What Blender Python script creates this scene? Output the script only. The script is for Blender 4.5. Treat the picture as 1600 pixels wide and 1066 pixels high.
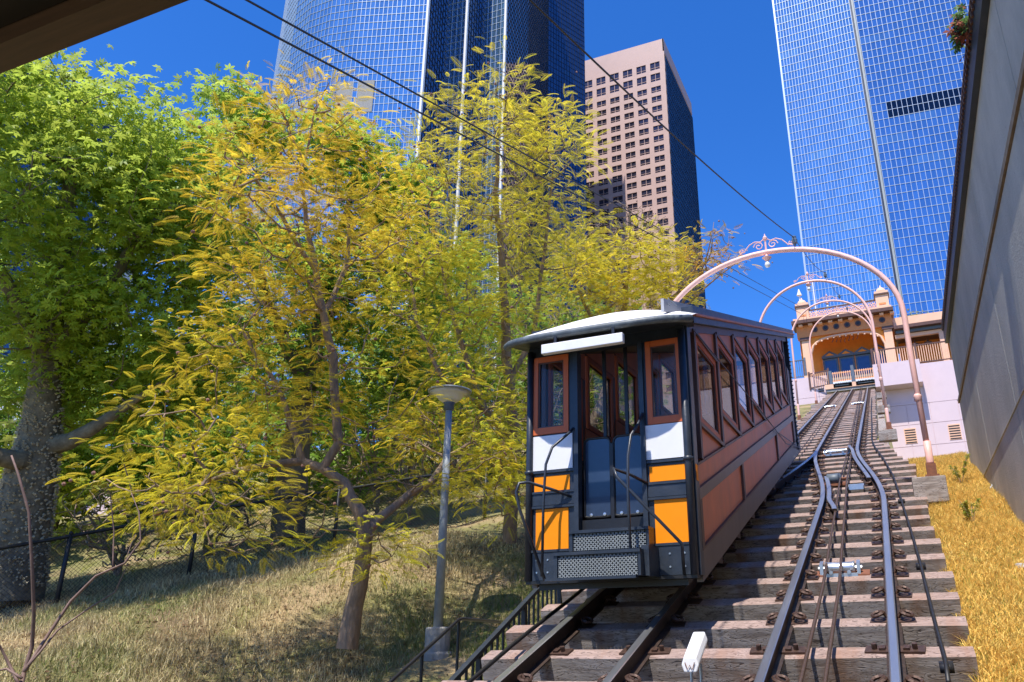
import bpy, bmesh, math, random
import numpy as np
from mathutils import Matrix, Vector
random.seed(7); RNG = np.random.default_rng(11)
for o in list(bpy.data.objects): bpy.data.objects.remove(o)
scene = bpy.context.scene
COL = scene.collection
# ---------------------------------------------------------------- camera
FPX, PITCH, ROLL, AZ, SL, CX, CY = 1201.09, .346714, -.017676, .367394, .33256, 930.79, 549.9
FW = np.array([-math.sin(AZ)*math.cos(PITCH), math.cos(AZ)*math.cos(PITCH), math.sin(PITCH)])
_r0 = np.array([math.cos(AZ), math.sin(AZ), 0]); _u0 = np.cross(_r0, FW)
RT = math.cos(ROLL)*_r0+math.sin(ROLL)*_u0; UP = -math.sin(ROLL)*_r0+math.cos(ROLL)*_u0
cam = bpy.data.cameras.new('camera'); camo = bpy.data.objects.new('camera', cam); COL.objects.link(camo)
M = Matrix.Identity(4)
for i in range(3):
    M[i][0] = RT[i]; M[i][1] = UP[i]; M[i][2] = -FW[i]
camo.matrix_world = M
cam.sensor_width = 36; cam.lens = FPX/1600*36
cam.shift_x = (800-CX)/1600; cam.shift_y = (CY-533)/1600
cam.clip_start = .05; cam.clip_end = 6000
scene.camera = camo
scene.render.resolution_x = 1024; scene.render.resolution_y = 682
# ---------------------------------------------------------------- sky, sun, exposure
SUN_EL, SUN_AZ = 63.0, 6.0       # sun stands behind the camera, a touch to the left of the track line
w = bpy.data.worlds.new('World'); scene.world = w; w.use_nodes = True
nt = w.node_tree; nt.nodes.clear()
sky = nt.nodes.new('ShaderNodeTexSky'); sky.sky_type = 'NISHITA'; sky.sun_disc = False
sky.sun_elevation = math.radians(SUN_EL); sky.sun_rotation = math.radians(180+SUN_AZ)
sky.air_density = 1.0; sky.dust_density = 0.1; sky.ozone_density = 5.0; sky.altitude = 300
hs = nt.nodes.new('ShaderNodeHueSaturation'); hs.inputs['Saturation'].default_value = 1.25
bg = nt.nodes.new('ShaderNodeBackground'); bg.inputs[1].default_value = .15
wo = nt.nodes.new('ShaderNodeOutputWorld')
nt.links.new(sky.outputs[0], hs.inputs['Color']); pz = nt.nodes.new('ShaderNodeMixRGB'); pz.blend_type = 'MULTIPLY'; pz.inputs[0].default_value = 1; pz.inputs[2].default_value = (.66, .80, 1.10, 1)   # polarised deep-blue sky
nt.links.new(hs.outputs[0], pz.inputs[1]); nt.links.new(pz.outputs[0], bg.inputs[0]); nt.links.new(bg.outputs[0], wo.inputs[0])
sd = bpy.data.lights.new('sun', 'SUN'); sd.energy = 4.5; sd.angle = math.radians(.5); sd.color = (1, .94, .84)
so = bpy.data.objects.new('sun', sd); COL.objects.link(so)
_e, _a = math.radians(SUN_EL), math.radians(SUN_AZ)
SUNV = Vector((-math.sin(_a)*math.cos(_e), -math.cos(_a)*math.cos(_e), math.sin(_e)))   # towards the sun
so.rotation_euler = SUNV.to_track_quat('Z', 'Y').to_euler(); so.location = (0, -20, 60)
vs = scene.view_settings
vs.view_transform = 'Standard'; vs.look = 'None'; vs.gamma = 1; vs.exposure = .62; vs.use_curve_mapping = False
# ---------------------------------------------------------------- helpers
def ray(x, y): return RT*(x-CX)/FPX - UP*(y-CY)/FPX + FW
def P(x, y, d): v = ray(x, y); return v/np.linalg.norm(v)*d          # pixel + distance
def onX(x, y, X): v = ray(x, y); return v*X/v[0]
def onY(x, y, Y): v = ray(x, y); return v*Y/v[1]
def on_track(x, y, h=1.93): v = ray(x, y); return v*(-h)/(v[2]-SL*v[1])
def tz(Y, k=-1.93): return k+SL*Y                                     # height of a line parallel to the track
class MB:
    def __init__(s): s.v = []; s.f = []; s.m = []; s.mi = 0
    def add(s, vs, fs):
        n = len(s.v); s.v += [tuple(map(float, p)) for p in vs]
        for f in fs: s.f.append([i+n for i in f]); s.m.append(s.mi)
    def hexa(s, p):   # 8 corners: bottom 0-3 ccw, top 4-7
        s.add(p, [(3,2,1,0),(4,5,6,7),(0,1,5,4),(1,2,6,5),(2,3,7,6),(3,0,4,7)])
    def box(s, x0, x1, y0, y1, z0, z1, sl=0):   # sl shears z along y
        a, b = sl*y0, sl*y1
        s.hexa([(x0,y0,z0+a),(x1,y0,z0+a),(x1,y1,z0+b),(x0,y1,z0+b),(x0,y0,z1+a),(x1,y0,z1+a),(x1,y1,z1+b),(x0,y1,z1+b)])
    def bar(s, a, b, w, h, up=(0,0,1)):
        a = Vector(a); b = Vector(b); d = (b-a).normalized(); up = Vector(up)
        sd = d.cross(up).normalized() if abs(d.dot(up)) < .999 else Vector((1,0,0)); u = sd.cross(d)
        q = [(-w/2,-h/2),(w/2,-h/2),(w/2,h/2),(-w/2,h/2)]
        s.add([a+sd*i+u*j for i, j in q]+[b+sd*i+u*j for i, j in q], [(0,1,2,3),(7,6,5,4),(0,4,5,1),(1,5,6,2),(2,6,7,3),(3,7,4,0)])
    def tube(s, path, r, n=6, caps=True, closed=False):
        path = [Vector(p) for p in path]; N = len(path)
        rr = r if hasattr(r, '__len__') else [r]*N
        u = None; rings = []
        for i, p in enumerate(path):
            if closed: d = path[(i+1) % N]-path[i-1]
            else: d = path[min(i+1, N-1)]-path[max(i-1, 0)]
            d.normalize()
            if u is None: u = d.orthogonal().normalized()
            else:
                u = (u-d*u.dot(d)); u = u.normalized() if u.length > 1e-6 else d.orthogonal().normalized()
            t = d.cross(u); rings.append([p+(u*math.cos(2*math.pi*k/n)+t*math.sin(2*math.pi*k/n))*rr[i] for k in range(n)])
        fs = []
        for i in range(N if closed else N-1):
            j = (i+1) % N
            for k in range(n): fs.append((i*n+k, i*n+(k+1) % n, j*n+(k+1) % n, j*n+k))
        if caps and not closed: fs += [tuple(range(n-1, -1, -1)), tuple((N-1)*n+k for k in range(n))]
        s.add([p for q in rings for p in q], fs)
    def lathe(s, c, prof, n=12, axis='z'):
        vs = []; c = Vector(c)
        for r, h in prof:
            for k in range(n):
                a = 2*math.pi*k/n; x, y = r*math.cos(a), r*math.sin(a)
                vs.append(c+(Vector((x,y,h)) if axis == 'z' else Vector((x,h,y)) if axis == 'y' else Vector((h,x,y))))
        fs = [(i*n+k, i*n+(k+1) % n, (i+1)*n+(k+1) % n, (i+1)*n+k) for i in range(len(prof)-1) for k in range(n)]
        fs += [tuple(range(n-1, -1, -1)), tuple((len(prof)-1)*n+k for k in range(n))]
        s.add(vs, fs)
    def poly(s, pts, thick):   # polygon extruded by vector
        n = len(pts); t = Vector(thick)
        s.add([Vector(p) for p in pts]+[Vector(p)+t for p in pts], [tuple(range(n)), tuple(range(2*n-1, n-1, -1))]+[(i, i+n, (i+1) % n+n, (i+1) % n) for i in range(n)])
    def mesh(s, name, mats, smooth=False):
        me = bpy.data.meshes.new(name); me.from_pydata(s.v, [], s.f)
        for m in (mats if isinstance(mats, (list, tuple)) else [mats]): me.materials.append(m)
        if max(s.m, default=0): me.polygons.foreach_set('material_index', s.m)
        if smooth: me.polygons.foreach_set('use_smooth', [True]*len(s.f))
        bm = bmesh.new(); bm.from_mesh(me); bmesh.ops.recalc_face_normals(bm, faces=bm.faces); bm.to_mesh(me); bm.free()
        me.update(); return me
    def build(s, name, mats, parent=None, smooth=False, bevel=0, **kw):
        return link(name, s.mesh(name, mats, smooth), parent, bevel=bevel, **kw)
def link(name, me, parent=None, label=None, cat=None, group=None, kind=None, bevel=0, loc=None):
    o = bpy.data.objects.new(name, me); COL.objects.link(o)
    if loc is not None: o.location = loc
    if parent is not None:
        o.parent = parent; o.matrix_parent_inverse = Matrix.Translation(-Vector(parent.location)) if parent.parent is None else Matrix.Identity(4)
        if parent.parent is not None: o.matrix_parent_inverse = Matrix.Identity(4)
        if parent.type != 'EMPTY': o.matrix_parent_inverse = Matrix.Identity(4)
    tag(o, label, cat, group, kind)
    if bevel:
        b = o.modifiers.new('bevel', 'BEVEL'); b.width = bevel; b.segments = 2; b.limit_method = 'ANGLE'
    return o
def tag(o, label=None, cat=None, group=None, kind=None):
    for k, v in (('label', label), ('category', cat), ('group', group), ('kind', kind)):
        if v: o[k] = v
    return o
def thing(name, label, cat, loc=(0,0,0), group=None):
    o = bpy.data.objects.new(name, None); COL.objects.link(o); o.location = loc; o.empty_display_size = .2
    return tag(o, label, cat, group)
def fast_mesh(name, verts, faces, mats, cols=None, smooth=False):     # faces: (n,k) array
    me = bpy.data.meshes.new(name); nv, (nf, k) = len(verts), faces.shape
    me.vertices.add(nv); me.vertices.foreach_set('co', np.asarray(verts, np.float32).ravel())
    me.loops.add(nf*k); me.loops.foreach_set('vertex_index', faces.astype(np.int32).ravel())
    me.polygons.add(nf); me.polygons.foreach_set('loop_start', (np.arange(nf)*k).astype(np.int32))
    if smooth: me.polygons.foreach_set('use_smooth', np.ones(nf, bool))
    for m in (mats if isinstance(mats, (list, tuple)) else [mats]): me.materials.append(m)
    me.update(calc_edges=True); me.validate()
    if cols is not None:
        a = me.color_attributes.new('tint', 'FLOAT_COLOR', 'POINT')
        a.data.foreach_set('color', np.concatenate([cols, np.ones((nv, 1))], 1).astype(np.float32).ravel())
    return me
# ---------------------------------------------------------------- materials
def nodes(name):
    m = bpy.data.materials.new(name); m.use_nodes = True; n = m.node_tree; n.nodes.clear()
    out = n.nodes.new('ShaderNodeOutputMaterial'); p = n.nodes.new('ShaderNodeBsdfPrincipled'); n.links.new(p.outputs[0], out.inputs[0])
    return m, n, p, out
def N(n, t, **kw):
    q = n.nodes.new(t)
    for k, v in kw.items():
        if k.startswith('i_'): q.inputs[int(k[2:]) if k[2:].isdigit() else k[2:].replace('_', ' ')].default_value = v
        else: setattr(q, k, v)
    return q
def mat(name, c, rough=.6, metal=0., var=.12, scale=6., bump=.0, bscale=40., spec=.5, coat=0., stretch=(1,1,1), c2=None, dirt=0., dscale=1.5, dcol=(.08,.06,.045)):
    m, n, p, out = nodes(name); L = n.links.new
    tc = N(n, 'ShaderNodeTexCoord'); mp = N(n, 'ShaderNodeMapping'); mp.inputs['Scale'].default_value = stretch
    L(tc.outputs['Object'], mp.inputs[0])
    nz = N(n, 'ShaderNodeTexNoise'); nz.inputs['Scale'].default_value = scale; nz.inputs['Detail'].default_value = 6; nz.inputs['Roughness'].default_value = .65
    L(mp.outputs[0], nz.inputs['Vector'])
    cr = N(n, 'ShaderNodeValToRGB'); c2 = c2 or tuple(min(1, x*(1+var)) for x in c); c1 = tuple(x*(1-var) for x in c) if c2 is None or var else c
    cr.color_ramp.elements[0].position = .3; cr.color_ramp.elements[1].position = .7
    cr.color_ramp.elements[0].color = (*c1, 1); cr.color_ramp.elements[1].color = (*c2, 1)
    L(nz.outputs[0], cr.inputs[0]); src = cr.outputs[0]
    if dirt:
        nd = N(n, 'ShaderNodeTexNoise'); nd.inputs['Scale'].default_value = dscale; nd.inputs['Detail'].default_value = 8; nd.inputs['Roughness'].default_value = .7
        L(mp.outputs[0], nd.inputs['Vector'])
        r2 = N(n, 'ShaderNodeValToRGB'); r2.color_ramp.elements[0].position = .48; r2.color_ramp.elements[1].position = .72
        r2.color_ramp.elements[0].color = (0,0,0,1); r2.color_ramp.elements[1].color = (dirt,)*3+(1,)
        L(nd.outputs[0], r2.inputs[0]); mx = N(n, 'ShaderNodeMixRGB'); mx.inputs[2].default_value = (*dcol, 1)
        L(r2.outputs[0], mx.inputs[0]); L(src, mx.inputs[1]); src = mx.outputs[0]
    L(src, p.inputs['Base Color'])
    p.inputs['Metallic'].default_value = metal; p.inputs['Specular IOR Level'].default_value = spec; p.inputs['Coat Weight'].default_value = coat
    rr = N(n, 'ShaderNodeMapRange'); rr.inputs[3].default_value = max(.02, rough-.1); rr.inputs[4].default_value = min(1, rough+.1)
    L(nz.outputs[0], rr.inputs[0]); L(rr.outputs[0], p.inputs['Roughness'])
    if bump:
        nb = N(n, 'ShaderNodeTexNoise'); nb.inputs['Scale'].default_value = bscale; nb.inputs['Detail'].default_value = 8
        L(mp.outputs[0], nb.inputs['Vector']); b = N(n, 'ShaderNodeBump'); b.inputs['Strength'].default_value = bump; b.inputs['Distance'].default_value = .02
        L(nb.outputs[0], b.inputs['Height']); L(b.outputs[0], p.inputs['Normal'])
    return m
def leaf_mat(name, transl=.52, rough=.45):
    m, n, p, out = nodes(name); L = n.links.new
    at = N(n, 'ShaderNodeVertexColor', layer_name='tint')
    p.inputs['Roughness'].default_value = rough; p.inputs['Specular IOR Level'].default_value = .35
    L(at.outputs[0], p.inputs['Base Color'])
    tr = N(n, 'ShaderNodeBsdfTranslucent'); g = N(n, 'ShaderNodeGamma'); g.inputs[1].default_value = .72
    L(at.outputs[0], g.inputs[0]); L(g.outputs[0], tr.inputs[0])
    mx = N(n, 'ShaderNodeMixShader'); mx.inputs[0].default_value = transl
    L(p.outputs[0], mx.inputs[1]); L(tr.outputs[0], mx.inputs[2]); L(mx.outputs[0], out.inputs[0])
    return m
def glass_mat(name, tint=(.9,.95,1), alpha=.25, rough=.03):      # thin pane: mostly see-through with a clear reflection
    m, n, p, out = nodes(name); L = n.links.new
    p.inputs['Base Color'].default_value = (.02,.025,.03,1); p.inputs['Roughness'].default_value = rough; p.inputs['Specular IOR Level'].default_value = 1.; p.inputs['IOR'].default_value = 1.6
    t = N(n, 'ShaderNodeBsdfTransparent'); t.inputs[0].default_value = (*tint, 1)
    fr = N(n, 'ShaderNodeLayerWeight'); fr.inputs[0].default_value = .5; pw_ = N(n, 'ShaderNodeMath', operation='POWER'); pw_.inputs[1].default_value = 4.; L(fr.outputs['Facing'], pw_.inputs[0])
    a = N(n, 'ShaderNodeMath', operation='MULTIPLY_ADD'); a.inputs[1].default_value = .8; a.inputs[2].default_value = alpha; L(pw_.outputs[0], a.inputs[0]); a.use_clamp = True
    mx = N(n, 'ShaderNodeMixShader'); L(a.outputs[0], mx.inputs[0]); L(t.outputs[0], mx.inputs[1]); L(p.outputs[0], mx.inputs[2]); L(mx.outputs[0], out.inputs[0])
    return m
def mirror_mat(name, c, rough=.06, metal=.85):     # coated tower glass; tint varies pane by pane
    m, n, p, out = nodes(name); L = n.links.new
    at = N(n, 'ShaderNodeVertexColor', layer_name='tint'); mx = N(n, 'ShaderNodeMixRGB', blend_type='MULTIPLY'); mx.inputs[0].default_value = 1
    mx.inputs[1].default_value = (*c, 1); L(at.outputs[0], mx.inputs[2]); L(mx.outputs[0], p.inputs['Base Color'])
    p.inputs['Metallic'].default_value = metal; p.inputs['Roughness'].default_value = rough
    return m
def wood_mat(name, c1, c2, stain=(.12,.05,.02)):
    m, n, p, out = nodes(name); L = n.links.new
    tc = N(n, 'ShaderNodeTexCoord'); oi = N(n, 'ShaderNodeObjectInfo')
    ad = N(n, 'ShaderNodeVectorMath', operation='ADD'); ml = N(n, 'ShaderNodeVectorMath', operation='SCALE'); ml.inputs['Scale'].default_value = 37.
    cb = N(n, 'ShaderNodeCombineXYZ'); L(oi.outputs['Random'], cb.inputs[0]); L(oi.outputs['Random'], cb.inputs[1]); L(cb.outputs[0], ml.inputs[0])
    L(tc.outputs['Object'], ad.inputs[0]); L(ml.outputs[0], ad.inputs[1])
    mp = N(n, 'ShaderNodeMapping'); mp.inputs['Scale'].default_value = (1.6, 9, 9); L(ad.outputs[0], mp.inputs[0])
    nz = N(n, 'ShaderNodeTexNoise'); nz.inputs['Scale'].default_value = 2.2; nz.inputs['Detail'].default_value = 9; nz.inputs['Roughness'].default_value = .7; nz.inputs['Distortion'].default_value = .6
    L(mp.outputs[0], nz.inputs['Vector'])
    cr = N(n, 'ShaderNodeValToRGB'); cr.color_ramp.elements[0].position = .3; cr.color_ramp.elements[1].position = .7
    cr.color_ramp.elements[0].color = (*c1, 1); cr.color_ramp.elements[1].color = (*c2, 1); L(nz.outputs[0], cr.inputs[0])
    # checks (long wavy cracks)
    wv = N(n, 'ShaderNodeTexNoise'); wv.inputs['Scale'].default_value = 1.7; wv.inputs['Detail'].default_value = 3; wv.inputs['Distortion'].default_value = 1.2
    L(mp.outputs[0], wv.inputs['Vector'])
    a = N(n, 'ShaderNodeMath', operation='MULTIPLY'); a.inputs[1].default_value = 11.; L(wv.outputs[0], a.inputs[0])
    pp = N(n, 'ShaderNodeMath', operation='PINGPONG'); pp.inputs[1].default_value = .5; L(a.outputs[0], pp.inputs[0])
    cr2 = N(n, 'ShaderNodeValToRGB'); cr2.color_ramp.elements[0].position = .0; cr2.color_ramp.elements[1].position = .15
    cr2.color_ramp.elements[0].color = (.14,.12,.11,1); cr2.color_ramp.elements[1].color = (1,1,1,1); L(pp.outputs[0], cr2.inputs[0])
    mx = N(n, 'ShaderNodeMixRGB', blend_type='MULTIPLY'); mx.inputs[0].default_value = .9; L(cr.outputs[0], mx.inputs[1]); L(cr2.outputs[0], mx.inputs[2])
    # rust stains running from the rails, patchy
    st = N(n, 'ShaderNodeTexNoise'); st.inputs['Scale'].default_value = 1.; st.inputs['Detail'].default_value = 5
    mp2 = N(n, 'ShaderNodeMapping'); mp2.inputs['Scale'].default_value = (4.5, 1.2, 1.2); L(ad.outputs[0], mp2.inputs[0]); L(mp2.outputs[0], st.inputs['Vector'])
    cr3 = N(n, 'ShaderNodeValToRGB'); cr3.color_ramp.elements[0].position = .5; cr3.color_ramp.elements[1].position = .68
    cr3.color_ramp.elements[0].color = (0,0,0,1); cr3.color_ramp.elements[1].color = (.75,.75,.75,1); L(st.outputs[0], cr3.inputs[0])
    mx2 = N(n, 'ShaderNodeMixRGB'); mx2.inputs[2].default_value = (*stain, 1); L(cr3.outputs[0], mx2.inputs[0]); L(mx.outputs[0], mx2.inputs[1])
    L(mx2.outputs[0], p.inputs['Base Color']); p.inputs['Roughness'].default_value = .85
    b = N(n, 'ShaderNodeBump'); b.inputs['Strength'].default_value = .6; b.inputs['Distance'].default_value = .008
    hm = N(n, 'ShaderNodeMath', operation='MULTIPLY'); L(cr2.outputs[0], hm.inputs[0]); L(nz.outputs[0], hm.inputs[1]); L(hm.outputs[0], b.inputs['Height']); L(b.outputs[0], p.inputs['Normal'])
    return m
M_ = {}
M_['navy'] = mat('navy_paint', (.022,.030,.045), .38, var=.25, scale=9, dirt=.25, dscale=5, dcol=(.09,.09,.09), bump=.08, bscale=60)
M_['black'] = mat('black_paint', (.012,.012,.014), .42, var=.3, bump=.05)
M_['orange'] = mat('orange_paint', (.95,.29,.004), .5, spec=.2, var=.05, scale=3, dirt=.2, dscale=6, dcol=(.5,.14,.01))
M_['redframe'] = mat('red_oxide_frame', (.62,.125,.022), .5, var=.12, scale=8, dirt=.25, dscale=8)
M_['copper'] = mat('brown_red_panel', (.74,.235,.115), .46, var=.14, scale=4, stretch=(1,1,.4), dirt=.35, dscale=3, dcol=(.45,.16,.09), spec=.25)
M_['trimbrown'] = mat('dark_brown_trim', (.105,.048,.032), .45, var=.25, scale=8)
M_['skirt'] = mat('dark_skirt', (.15,.115,.098), .42, var=.35, scale=3, stretch=(1,1,.5), dirt=.5, dscale=4, dcol=(.2,.17,.155), metal=.3)
M_['white'] = mat('white_enamel', (.78,.78,.80), .4, var=.03, dirt=.15, dscale=5, dcol=(.5,.48,.46))
M_['roofwhite'] = mat('roof_canvas_white', (.74,.72,.71), .6, var=.04, dirt=.3, dscale=3, dcol=(.5,.47,.43))
M_['rim'] = mat('weathered_rim', (.09,.11,.125), .5, var=.3, scale=14, dirt=.5, dscale=9, dcol=(.3,.33,.34), stretch=(1,3,1))
M_['greyboard'] = mat('grey_board', (.42,.43,.45), .6, var=.06)
M_['dkwood'] = mat('dark_interior_wood', (.06,.026,.016), .5, var=.3, stretch=(6,6,1))
M_['pane'] = glass_mat('window_glass', (.93,.95,.96), .13)
M_['doorpanel'] = mat('slate_blue_door_panel', (.028,.045,.085), .22, var=.2, scale=3, coat=.3)
M_['sleepertop'] = wood_mat('sleeper_top_wood', (.27,.185,.16), (.42,.31,.275), (.30,.17,.12))
M_['sleeper'] = wood_mat('sleeper_side_wood', (.17,.13,.105), (.48,.43,.40), (.19,.09,.04))
M_['railside'] = mat('rusty_rail_side', (.05,.032,.026), .6, var=.4, scale=20, metal=.3, dirt=.4, dscale=12, dcol=(.10,.06,.04), bump=.1)
M_['railhead'] = mat('polished_rail_head', (.50,.51,.53), .36, metal=.9, var=.06, scale=3, stretch=(6,.3,1))
M_['clip'] = mat('rusty_spring_clip', (.085,.048,.036), .55, metal=.4, var=.4, scale=40)
M_['rope'] = mat('wire_rope', (.12,.075,.055), .5, metal=.5, var=.3, scale=60)
M_['steel'] = mat('galvanised_steel', (.52,.54,.56), .32, metal=.8, var=.15, scale=15)
M_['rust'] = mat('rust_bracket', (.20,.075,.04), .8, var=.3, scale=20)
M_['pinkpipe'] = mat('pink_painted_pipe', (.86,.50,.42), .42, var=.06, scale=6, dirt=.15, dscale=9, dcol=(.35,.15,.1))
M_['pinkwall'] = mat('lilac_pink_stucco', (.67,.53,.56), .85, var=.05, scale=2, bump=.15, bscale=30, dirt=.2, dscale=.5, dcol=(.45,.35,.36))
M_['peach'] = mat('peach_stucco', (.84,.50,.33), .8, var=.06, scale=3, bump=.1)
M_['orangewall'] = mat('orange_stucco', (.86,.30,.04), .8, var=.08, scale=3)
M_['terracotta'] = mat('terracotta_trim', (.72,.27,.09), .7, var=.1, scale=8)
M_['globe'] = mat('white_glass_globe', (.75,.75,.72), .2, var=.02)
M_['greyblue'] = mat('greyblue_gate_paint', (.10,.13,.17), .5, var=.15)
M_['stationglass'] = mat('dark_window_glass', (.05,.08,.14), .08, var=.1, metal=.5)
M_['lampgrey'] = mat('lamp_post_grey', (.30,.33,.34), .5, var=.12, scale=10, dirt=.4, dscale=4, dcol=(.16,.18,.18))
M_['blockconc'] = mat('weathered_concrete', (.30,.29,.27), .9, var=.2, scale=5, bump=.3, bscale=25, dirt=.5, dscale=3, dcol=(.12,.12,.11))
M_['fencewire'] = mat('dark_fence_wire', (.03,.032,.034), .5, metal=.4, var=.2)
M_['bark'] = mat('grey_brown_bark', (.27,.185,.12), .9, var=.35, scale=14, stretch=(1,1,.3), bump=.7, bscale=30)
M_['barkdark'] = mat('dark_bark', (.15,.115,.075), .9, var=.35, scale=10, stretch=(1,1,.4), bump=.7, bscale=22)
M_['floss'] = mat('grey_green_bark', (.17,.145,.095), .9, var=.5, scale=9, bump=.6, bscale=18)
M_['thorn'] = mat('pale_thorn', (.40,.35,.24), .8, var=.3, scale=30)
M_['twig'] = mat('dry_twig', (.26,.18,.12), .85, var=.35, scale=12)
M_['redtwig'] = mat('red_brown_stem', (.21,.13,.10), .7, var=.3, scale=12)
M_['leaf'] = leaf_mat('leaf'); M_['blade'] = leaf_mat('grass_blade', .25, .6)
M_['pod'] = mat('brown_seed_pod', (.23,.11,.075), .6, var=.3, scale=25)
M_['mullion'] = mat('pale_mullion', (.40,.48,.60), .4, metal=.3, var=.05)
M_['mullion_dk'] = mat('dark_mullion', (.03,.045,.08), .4, metal=.3, var=.05)
M_['tglass'] = mirror_mat('tower_glass', (.29,.51,.66))
M_['tglass_shade'] = mirror_mat('tower_glass_shade', (.19,.36,.54))  # same glass; this face's weaker sky reflection is put into the tint
M_['tglass_dk'] = mirror_mat('tower_glass_dark', (.085,.13,.20), .08)
M_['tglass_mid'] = mirror_mat('tower_glass_mid', (.42,.40,.42), .05)
M_['granite'] = mat('brown_granite', (.50,.325,.275), .55, var=.06, scale=.4, dirt=.1, dscale=.15)
M_['brwin'] = mat('office_window_glass', (.07,.065,.095), .10, metal=.4, var=.5, scale=.13)
M_['ledge'] = mat('brown_stained_ledge', (.20,.155,.115), .85, var=.25, scale=10)
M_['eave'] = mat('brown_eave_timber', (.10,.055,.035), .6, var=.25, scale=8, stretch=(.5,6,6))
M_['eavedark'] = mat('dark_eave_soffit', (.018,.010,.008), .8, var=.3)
M_['wire'] = mat('black_cable', (.015,.015,.017), .5, var=.1)
# ================================================================ GROUND
_C = [(-6.7,4.36,-.31),(-6.24,5.77,-.39),(-5.4,7.3,-.80),(-4.9,8.3,-.95),(-6.61,8.42,-.11),(-5.9,9.3,-.80),(-5.6,8.8,-.85),(-6.45,12.36,1.28),(-9,5,.0),(-9,9,.75),(-8.5,11,1.2),
      (-4,4.5,-1.9),(-4,6.2,-1.5),(-4,7.3,-1.05),(-4,9,-.8),(-4.2,12,.9),(-4.2,16,2.3),(-7,16,2.6),(-10,16,3.0)]
FENCE = [P(-60,868,14.2), P(0,857,14.5), P(110,838,14.8), P(213,819,15.1), P(310,801,15.3), P(400,785,15.6), P(530,766,16), P(640,748,16.4), P(760,730,17)]
for q in FENCE: _C.append((q[0], q[1], q[2]-1.08)); d_ = q[:2]/np.linalg.norm(q[:2]); _C.append((q[0]+d_[0]*2.2, q[1]+d_[1]*2.2, q[2]-.75))
_q = P(20,915,15.6); FLOSS1 = _q; _C.append((_q[0], _q[1], _q[2]))
_C = np.array(_C)
def base_z(Y): return -2.55+SL*np.clip(Y, -6, 42)
def ground_z(X, Y):
    X = np.asarray(X, float); Y = np.asarray(Y, float); b = base_z(Y)
    d2 = (X[..., None]-_C[:, 0])**2+(Y[..., None]-_C[:, 1])**2; wg = np.exp(-d2/(2*1.5**2)); res = _C[:, 2]-base_z(_C[:, 1])
    far = np.clip((-X-9)/10, 0, 1)*.6
    z = b+((wg*res).sum(-1)+.06*far)/(wg.sum(-1)+.06)
    right = np.clip((X-.1)/.2, 0, 1)
    zr = np.where(Y < 15.2, -2.22+SL*Y, -2.22+SL*15.2+(Y-15.2)*.14)
    zr = np.where(X > 1.2, np.maximum(zr, 0)*0+zr, zr)
    nz = .05*np.sin(X*2.3+Y*1.1)*np.sin(Y*1.9-X)+.03*np.sin(X*5.1+1)*np.sin(Y*4.3)
    nz = nz*np.clip((np.abs(X+1.4)-1.9)/1.0, 0, 1)
    return z*(1-right)+zr*right+nz
def axis(lo, a, b, hi, st, far): return np.unique(np.concatenate([np.geomspace(1, 1+a-lo, far)[::-1]*-1+1+a, np.arange(a, b, st), np.geomspace(1, 1+hi-b, far)-1+b]))
gx = axis(-3000, -24, 8, 3000, .3, 26); gy = axis(-3000, -4, 48, 3000, .3, 26)
GX, GY = np.meshgrid(gx, gy, indexing='ij'); GZ = ground_z(GX, GY)
nI, nJ = GX.shape; idx = np.arange(nI*nJ).reshape(nI, nJ)
gf = np.stack([idx[:-1, :-1], idx[1:, :-1], idx[1:, 1:], idx[:-1, 1:]], -1).reshape(-1, 4)
m, n, p, out = nodes('hillside_soil'); L = n.links.new
tc = N(n, 'ShaderNodeTexCoord'); a1 = N(n, 'ShaderNodeTexNoise'); a1.inputs['Scale'].default_value = .7; a1.inputs['Detail'].default_value = 8; L(tc.outputs['Object'], a1.inputs['Vector'])
c1 = N(n, 'ShaderNodeValToRGB'); e = c1.color_ramp.elements; e[0].position = .35; e[0].color = (.20,.14,.075,1); e[1].position = .65; e[1].color = (.36,.26,.14,1)
q = e.new(.5); q.color = (.19,.18,.06,1); L(a1.outputs[0], c1.inputs[0]); L(c1.outputs[0], p.inputs['Base Color']); p.inputs['Roughness'].default_value = .95
a2 = N(n, 'ShaderNodeTexNoise'); a2.inputs['Scale'].default_value = 30; a2.inputs['Detail'].default_value = 8; L(tc.outputs['Object'], a2.inputs['Vector'])
bp = N(n, 'ShaderNodeBump'); bp.inputs['Strength'].default_value = .8; bp.inputs['Distance'].default_value = .05; L(a2.outputs[0], bp.inputs['Height']); L(bp.outputs[0], p.inputs['Normal'])
M_['soil'] = m
link('ground', fast_mesh('ground', np.stack([GX, GY, GZ], -1).reshape(-1, 3), gf, M_['soil'], smooth=True), label='sloping hillside of dry soil and grass', kind='structure')
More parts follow.
